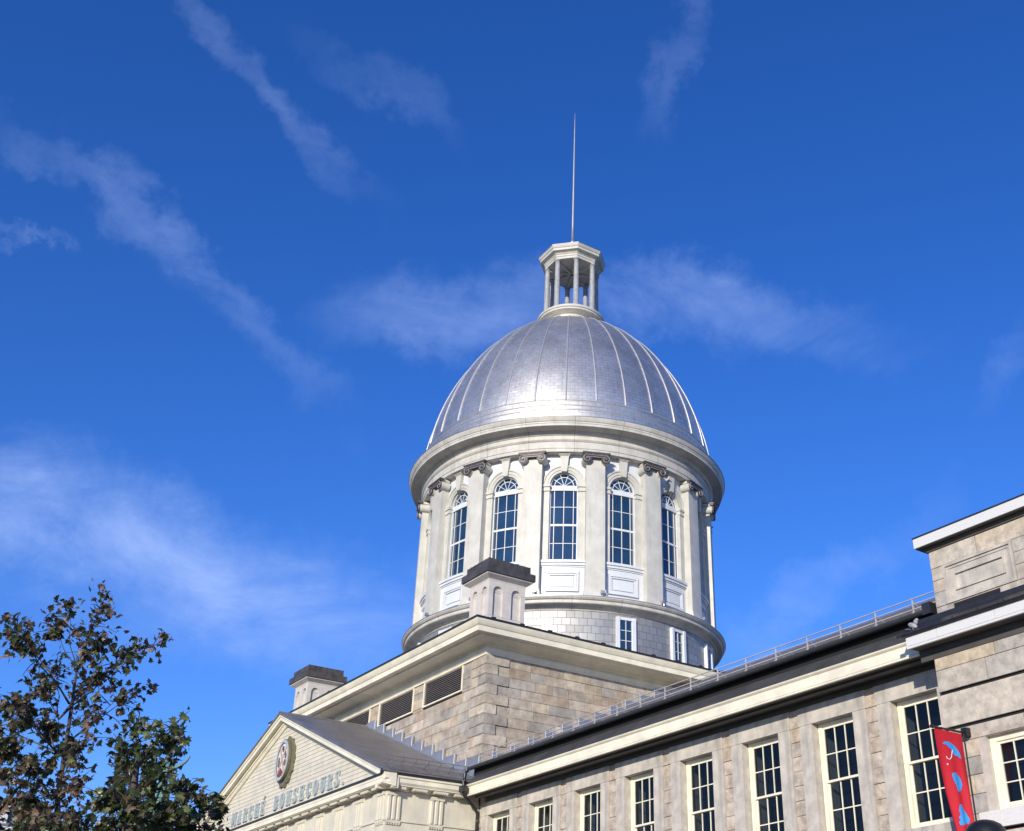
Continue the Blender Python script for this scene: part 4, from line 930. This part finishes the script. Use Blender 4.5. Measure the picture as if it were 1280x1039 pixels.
um_bot = [(172, 219), (182, 224), (192, 224), (205, 232), (212, 250), (222, 256), (234, 264), (243, 285), (254, 294), (264, 322), (284, 320), (300, 340)]
mb = MB(); rows = []
for (a, b), (c, d) in zip(um_top, um_bot):
    rows.append([bsurf(*SV(a+(c-a)*k/5, b+(d-b)*k/5)) for k in range(6)])
mb.add([(p.x+.012, p.y, p.z) for row in rows for p in row], [(i*6+k, i*6+k+1, i*6+k+7, i*6+k+6) for i in range(11) for k in range(5)]); mb.build('umbrella_print', 'blue_print', bn, smooth=60); printed('shoe_print', [shoe], 'blue_print'); ccx = sum(p[0] for p in coat)/len(coat); coat = [(ccx+(a-ccx)*.8, b) for a, b in coat]; printed('coat_print', [coat], 'blue_print')
hk = MB(); pts = [bsurf(*SV(*q_)) for q_ in [(245, 270), (236, 310), (228, 350), (215, 370), (200, 362), (194, 340)]]; hk.tube([(p.x+.016, p.y, p.z) for p in pts], .008, 6)
p = bsurf(*SV(205, 418)); hk.prism([(p.y+.02*math.cos(i), p.z+.02*math.sin(i)) for i in range(6)], p.x+.008, p.x+.016, 'x'); hk.build('umbrella_handle_print', 'white_print', bn)
bk = MB(); bk.tube([(BX, PY, 7.07), (BX, 17.64, 7.05)], .022, 8); bk.box(BX-.06, BX+.06, PY-.15, PY-.01, 7.0, 7.16); bk.tube([(BX, 18.56, 7.1), (BX, 18.56, 4.1)], .016, 8); bk.tube([(BX, PY, 4.25), (BX, 17.9, 4.24)], .02, 8); bk.tube([(BX, 17.66, 7.05), (BX, 17.60, 7.05)], .035, 8)
bk.build('bracket', 'black_paint', bn)

# ================================================================== STREET LAMP
sl_ = empty('street_lamp', (-10.0, 14.0, .14), 'black street lamp with rounded hood at the lower right corner', 'street lamp')
a = MB(); a.lathe([(0, .14), (.16, .14), (.16, .5), (.09, .62), (.06, .9), (.05, 3.6), (.08, 3.7), (.05, 3.78), (0, 3.78)], -10.0, 14.0, 20); a.build('post', 'black_paint', sl_)
a = MB(); a.lathe([(0, 4.53), (.06, 4.52), (.14, 4.50), (.22, 4.455), (.27, 4.39), (.29, 4.30), (.30, 4.26), (.27, 4.26), (0, 4.27)], -10.0, 14.0, 32); a.build('hood', 'black_paint', sl_)
a = MB(); a.lathe([(0, 3.78), (.10, 3.79), (.17, 3.95), (.20, 4.2), (.20, 4.258), (0, 4.258)], -10.0, 14.0, 24); a.build('globe', 'lamp_glass', sl_)

# ================================================================== PIGEON on the pavilion gutter
pg = MB()
def blob(mb, c, r_, n=10, rz=0, tilt=0):
    vs = []; fs = []
    for i in range(n+1):
        th = PI*i/n
        for j in range(12):
            ph_ = 2*PI*j/12; v_ = Vector((r_[0]*math.cos(th), r_[1]*math.sin(th)*math.cos(ph_), r_[2]*math.sin(th)*math.sin(ph_))); v_.rotate(Matrix.Rotation(tilt, 3, 'Y')); v_.rotate(Matrix.Rotation(rz, 3, 'Z')); vs.append(tuple(Vector(c)+v_))
    for i in range(n):
        for j in range(12): fs.append((i*12+j, i*12+(j+1) % 12, (i+1)*12+(j+1) % 12, (i+1)*12+j))
    mb.add(vs, fs)
pgo = (-14.16, 18.42, 9.28)
blob(pg, (-14.16, 18.42, 9.37), (.12, .055, .058), tilt=R(28)); blob(pg, (-14.05, 18.42, 9.46), (.038, .032, .036)); blob(pg, (-14.08, 18.42, 9.42), (.05, .04, .06)); blob(pg, (-14.29, 18.42, 9.32), (.08, .035, .012), tilt=R(15))
for s_ in (-.02, .02): pg.tube([(-14.15, 18.42+s_, 9.32), (-14.15, 18.42+s_, 9.20)], .006, 5)
pg.tube([(-14.02, 18.42, 9.46), (-13.99, 18.42, 9.455)], [.01, .002], 5)
P_ = pg.build('pigeon', 'pigeon_feather', None, org=pgo); P_['label'] = 'pale grey pigeon perched on the gutter left of the attic'; P_['category'] = 'pigeon'

# ================================================================== FAR BUILDING at the left edge
fb = empty('slate_roofed_house', (-60, 8.0, 0), 'distant house with grey slate roof and white cornice behind the brown maple', 'house')
a = MB(); a.box(-72, -60, 0.0, 13.6, 0, 10.2); a.build('wall', 'brick', fb, smooth=0)
a = MB(); a.box(-72.3, -59.65, -.3, 13.9, 10.2, 10.75); a.box(-72.4, -59.5, -.4, 14.0, 10.752, 10.9); a.build('cornice', 'white_paint', fb, smooth=0)
a = MB(); a.add([(-59.7, -.2, 10.9), (-59.7, 13.8, 10.9), (-72.2, 13.8, 10.9), (-72.2, -.2, 10.9), (-61.3, 1.2, 12.4), (-61.3, 12.4, 12.4), (-70.8, 12.4, 12.4), (-70.8, 1.2, 12.4)], [(0, 1, 5, 4), (1, 2, 6, 5), (2, 3, 7, 6), (3, 0, 4, 7), (4, 5, 6, 7)]); RF = a.build('roof', 'slate', fb, smooth=0)
a = MB(); a.box(-60.6, -59.9, 9.9, 10.9, 11.0, 11.9); a.build('dormer', 'white_paint', RF, smooth=0)
wf0 = None
for i in range(5):
    for j in range(3):
        a = MB(); y = 1.2+i*2.6; z = 1.5+j*3.1; a.box(-60.02, -59.95, y, y+1.1, z, z+1.8); WF = a.build('window', 'white_paint', fb, org=(-60, y, z), smooth=0)
        a = MB(); a.box(-59.96, -59.94, y+.1, y+1.0, z+.1, z+1.7); a.build('pane', 'window_glass', WF, smooth=0)

# ================================================================== COPPER STATUE ON ITS TURRET
SX, SY = -86.7, 25.27
tu = empty('chapel_turret', (SX, SY, 0), 'green copper chapel turret roof below the statue behind the trees', 'turret')
a = MB(); a.lathe([(0, 0), (2.6, 0), (2.6, 10.5), (3.2, 10.7), (3.2, 11.0)], SX-.6, SY-.9, 8); a.build('wall', 'dressed_stone', tu, smooth=0)
a = MB(); a.lathe([(3.4, 11.0), (2.9, 12.6), (2.3, 14.2), (1.5, 15.4), (1.1, 16.1), (1.15, 16.3), (.9, 16.5), (0, 16.5)], SX-.3, SY-.5, 12)
for i in range(12):
    t_ = 2*PI*i/12; a.tube([(SX-.3+r_*math.cos(t_), SY-.5+r_*math.sin(t_), z) for r_, z in ((3.4, 11.0), (2.9, 12.6), (2.3, 14.2), (1.5, 15.4), (1.1, 16.1))], .07, 5)
a.build('roof', 'copper_green', tu, smooth=0)
a = MB(); a.tube([(SX-1.5, SY-2.6, 13.5), (SX-1.5, SY-2.6, 18.6)], .09, 6); a.lathe([(0, 18.6), (.16, 18.7), (.16, 18.9), (0, 19.0)], SX-1.5, SY-2.6, 8); a.build('lightning_rod', 'copper_green', tu, smooth=0)
def skin(name, joints, edges, m_, sub=2):
    me = bpy.data.meshes.new(name); me.from_pydata([j[:3] for j in joints], edges, []); ob = bpy.data.objects.new(name, me); COL.objects.link(ob)
    sk = ob.modifiers.new('skin', 'SKIN'); me.skin_vertices.new() if not me.skin_vertices else None
    for i, j in enumerate(joints): me.skin_vertices[0].data[i].radius = (j[3], j[4] if len(j) > 4 else j[3])
    me.skin_vertices[0].data[0].use_root = True
    sb_ = ob.modifiers.new('sub', 'SUBSURF'); sb_.levels = sub; sb_.render_levels = sub
    dg = bpy.context.evaluated_depsgraph_get(); me2 = bpy.data.meshes.new_from_object(ob.evaluated_get(dg)); ob.modifiers.clear(); ob.data = me2; me2.materials.clear(); me2.materials.append(MATS[m_])
    me2.polygons.foreach_set('use_smooth', [True]*len(me2.polygons)); return ob
J = [(0, 0, 2.3, .42, .36), (0, 0, 3.0, .40, .34), (0, 0, 3.55, .45, .32), (0, 0, 3.85, .16), (0, 0, 4.05, .15), (0, .02, 4.30, .25, .24), (0, .02, 4.45, .17),
     (-.28, -.42, 3.55, .19), (-.6, -.75, 3.75, .14), (-1.0, -1.05, 4.15, .10), (-1.2, -1.15, 4.5, .07),
     (.30, .42, 3.55, .19), (.55, .80, 3.70, .14), (.80, 1.15, 4.05, .10), (.95, 1.30, 4.45, .07),
     (0, 0, 1.4, .55, .50), (-.1, -.1, .5, .72, .68), (-.15, -.15, .05, .80, .74)]
E_ = [(0, 1), (1, 2), (2, 3), (3, 4), (4, 5), (5, 6), (2, 7), (7, 8), (8, 9), (9, 10), (2, 11), (11, 12), (12, 13), (13, 14), (0, 15), (15, 16), (16, 17)]
st = skin('statue', J, E_, 'copper_green'); st.location = (SX, SY, 16.5); st['label'] = 'green copper statue with raised arms half hidden by the maple leaves'; st['category'] = 'statue'; st['_o'] = (SX, SY, 16.5)
a = MB()
for t_ in range(9):
    q = 2*PI*t_/9; a.tube([(SX+.55*math.cos(q), SY+.5*math.sin(q), 18.8), (SX-.1+.72*math.cos(q), SY-.1+.68*math.sin(q), 17.3), (SX-.15+.86*math.cos(q), SY-.15+.8*math.sin(q), 16.5)], .09, 6)
a.build('robe_folds', 'copper_green', st, smooth=60)

# ================================================================== TREES
def P(u, v_, d):          # a direction seen from the street corner and a horizontal distance -> a point
    r_ = AX*((u-780.4)/1432.8)+UP*(-(v_-539.7)/1432.8)+FW; h = math.hypot(r_.x, r_.y); return Vector((0, 0, 1.7))+r_*(d/h)
LEAF = [(0, 0), (.22, .06), (.50, -.10), (.42, .14), (.62, .30), (.36, .38), (.46, .62), (.22, .60), (.14, .72), (0, 1.0)]
LEAF = LEAF+[(-a, b) for a, b in reversed(LEAF[1:-1])]
def leaf(mb, c, n, up, s_, tone):
    n = n.normalized(); t_ = up.cross(n)
    if t_.length < 1e-3: t_ = Vector((1, 0, 0))
    t_.normalize(); u_ = n.cross(t_); b = len(mb.v)
    droop = random.uniform(.1, .45); fold = random.uniform(.05, .35)
    vs = [c]
    cen = c+u_*(s_*.42)
    vs = [tuple(cen)]
    for a, b2 in LEAF:
        q = c+t_*(a*s_)+u_*(b2*s_)-n*(s_*(abs(a)*fold+droop*b2*b2)); vs.append(tuple(q))
    k = len(LEAF); mb.add(vs, [(0, 1+i, 1+(i+1) % k) for i in range(k)], tone)
def tree(name, label, base, trunk, limbs, dist, leaf_s, dens, cols, spread, group='maples in front of the market hall'):
    e_ = empty(name, tuple(base), label, 'tree', group)
    bk_ = MB(); lf = MB()
    bk_.tube([tuple(p) for p, r_ in trunk], [r_ for p, r_ in trunk], 10)
    def sub(p0, p1, r0, depth):
        L_ = (p1-p0).length; n = 6; pts = []
        sag = Vector((random.uniform(-1, 1), random.uniform(-1, 1), random.uniform(.2, 1)))*L_*.06
        for i in range(n+1): q = i/n; pts.append(p0.lerp(p1, q)+sag*math.sin(PI*q)+Vector((noise.noise(p0*3+Vector((q*3, 0, 0))), noise.noise(p0*3+Vector((0, q*3, 5))), 0))*L_*.05)
        bk_.tube([tuple(p) for p in pts], [max(.004, .62*r0*(1-.8*i/n)) for i in range(n+1)], 6)
        return pts
    for (u, v_, dd, src, r0, k_) in limbs:
        p0 = src; p1 = P(u, v_, dist+dd); pts = sub(p0, p1, r0, 0)
        L_ = (p1-p0).length; nt = int(k_)
        for i in range(nt):
            q = min(.999, random.uniform(.35, 1.0)**.7); i0 = min(5, int(q*6)); s0 = pts[i0].lerp(pts[i0+1], q*6-i0)
            dirn = Vector((random.gauss(0, 1), random.gauss(0, 1), random.gauss(.25, .8))).normalized(); tl = random.uniform(.25, 1.0)*spread*(1.15-q*.55)
            e1 = s0+dirn*tl; bk_.tube([tuple(s0), tuple(s0.lerp(e1, .5)+Vector((0, 0, .03))), tuple(e1)], [.009, .006, .003], 4)
            nl = int(random.uniform(.6, 1.3)*dens)
            for j in range(nl):
                w_ = random.uniform(.25, 1.08); c = s0.lerp(e1, w_)+Vector((random.gauss(0, .075), random.gauss(0, .075), random.gauss(-.03, .07)))*spread*1.3
                nn = Vector((random.gauss(0, .7), random.gauss(0, .7), random.uniform(.2, 1))); up_ = Vector((random.gauss(0, 1), random.gauss(0, 1), random.gauss(-.5, .5)))
                cc = random.choice(cols); k = random.uniform(.7, 1.25); leaf(lf, c, nn, up_, leaf_s*random.uniform(.45, 1.3), tuple(x_*k for x_ in cc))
        for j in range(int(dens*1.5)):
            c = p1+Vector((random.gauss(0, .11), random.gauss(0, .11), random.gauss(0, .11)))*spread
            cc = random.choice(cols); leaf(lf, c, Vector((random.gauss(0, .7), random.gauss(0, .7), random.uniform(.2, 1))), Vector((random.gauss(0, 1), random.gauss(0, 1), random.gauss(0, .5))), leaf_s*random.uniform(.7, 1.2), cc)
    bk_.build('trunk', 'bark', e_, smooth=60); lf.build('crown', 'leaf', e_, smooth=0, attr=True)
    return e_
D1 = 17.0
def tr_(*pts): return [(P(u, v_, d), r_) for u, v_, d, r_ in pts]
b1 = P(72, 1039, D1); base1 = Vector((b1.x, b1.y, .14)); 
T1 = [(base1, .10), (base1.lerp(b1, .5), .07), (b1, .042)]+tr_((72, 1000, D1, .034), (90, 880, D1+.1, .022), (97, 830, D1+.1, .012))
q = {k: P(*k, D1) for k in [(66, 1000), (68, 940), (74, 900), (90, 880), (94, 840), (72, 980), (68, 1030)]}
a, b, c, d, e, f_, h = [q[k] for k in [(66, 1000), (68, 940), (74, 900), (90, 880), (94, 840), (72, 980), (68, 1030)]]
brown = [(.085, .075, .035), (.11, .085, .05), (.065, .06, .025), (.22, .15, .10), (.30, .20, .14), (.12, .07, .04), (.05, .05, .02), (.075, .08, .03)]
green = [(.07, .10, .035), (.05, .08, .025), (.10, .13, .05), (.085, .10, .035), (.22, .27, .12), (.15, .19, .07), (.04, .06, .02), (.10, .09, .04)]
limbs1 = [(8, 772, .3, d, .022, 15), (20, 800, -.7, d, .02, 12), (62, 770, .5, e, .014, 9), (85, 757, -.3, e, .013, 8), (128, 742, .1, e, .018, 11), (130, 800, .5, e, .018, 13), (108, 810, -.6, e, .016, 10), (60, 830, .8, c, .016, 11),
          (175, 805, .2, c, .020, 7), (205, 800, -.2, c, .020, 5), (158, 828, -.3, c, .016, 8), (188, 857, .4, b, .018, 7), (150, 870, -.4, b, .018, 12), (120, 850, .9, d, .016, 12),
          (10, 880, .2, b, .022, 16), (30, 875, -.9, b, .02, 14), (-20, 900, .8, b, .02, 14), (55, 900, .9, b, .015, 12), (5, 930, -.3, a, .02, 18), (-15, 960, .5, a, .02, 16), (30, 960, -.8, a, .02, 16), (110, 920, -.7, a, .018, 12),
          (5, 1000, .2, h, .018, 16), (40, 1000, .9, h, .015, 14), (95, 985, -.5, a, .014, 12), (30, 1040, -.2, h, .015, 14), (-10, 1040, .6, h, .015, 12), (105, 1030, .3, h, .014, 14), (80, 945, .9, b, .014, 10), (52, 862, -.2, c, .014, 8), (95, 1030, -.8, h, .014, 12), (60, 1030, -.9, h, .014, 10)]
tree('maple_tree', 'tall loose maple with bronze brown leaves at the left edge', base1, T1, limbs1, D1, .088, 8.2, brown+[green[0], green[1], green[5]], .52)
D2 = 13.5
b2 = P(160, 1045, D2); base2 = Vector((b2.x, b2.y, .14)); T2 = [(base2, .12), (base2.lerp(b2, .5), .10), (b2, .07)]+tr_((165, 1000, D2, .045), (172, 950, D2, .025))
g1, g2, g3 = P(161, 1030, D2), P(165, 1000, D2), P(170, 960, D2)
limbs2 = [(170, 905, .1, g3, .014, 12), (150, 935, -.4, g2, .014, 12), (185, 940, .4, g3, .014, 12), (222, 905, -.1, g3, .016, 9), (215, 925, .3, g3, .014, 9), (200, 960, -.5, g2, .014, 12), (240, 985, .2, g2, .016, 10), (265, 1000, -.2, g2, .016, 12), (274, 1015, .4, g1, .016, 12), (230, 1015, -.4, g1, .014, 16),
          (200, 1030, .3, g1, .012, 16), (170, 1010, -.5, g1, .012, 16), (140, 985, .3, g1, .012, 14), (125, 1000, -.3, g1, .012, 14), (130, 1035, .3, g1, .012, 15), (160, 1035, .6, g1, .012, 14), (250, 1035, .1, g1, .014, 12), (275, 1038, .1, g1, .014, 8), (185, 985, .5, g2, .014, 12), (150, 960, .4, g2, .012, 10)]
tree('maple_tree', 'leafy green maple beside the left corner of the pediment', base2, T2, limbs2, D2, .088, 6.2, green+[brown[0], brown[3]], .40)

# tidy helper properties
for o in bpy.data.objects:
    for k in ('_o', '_z'):
        if k in o: del o[k]
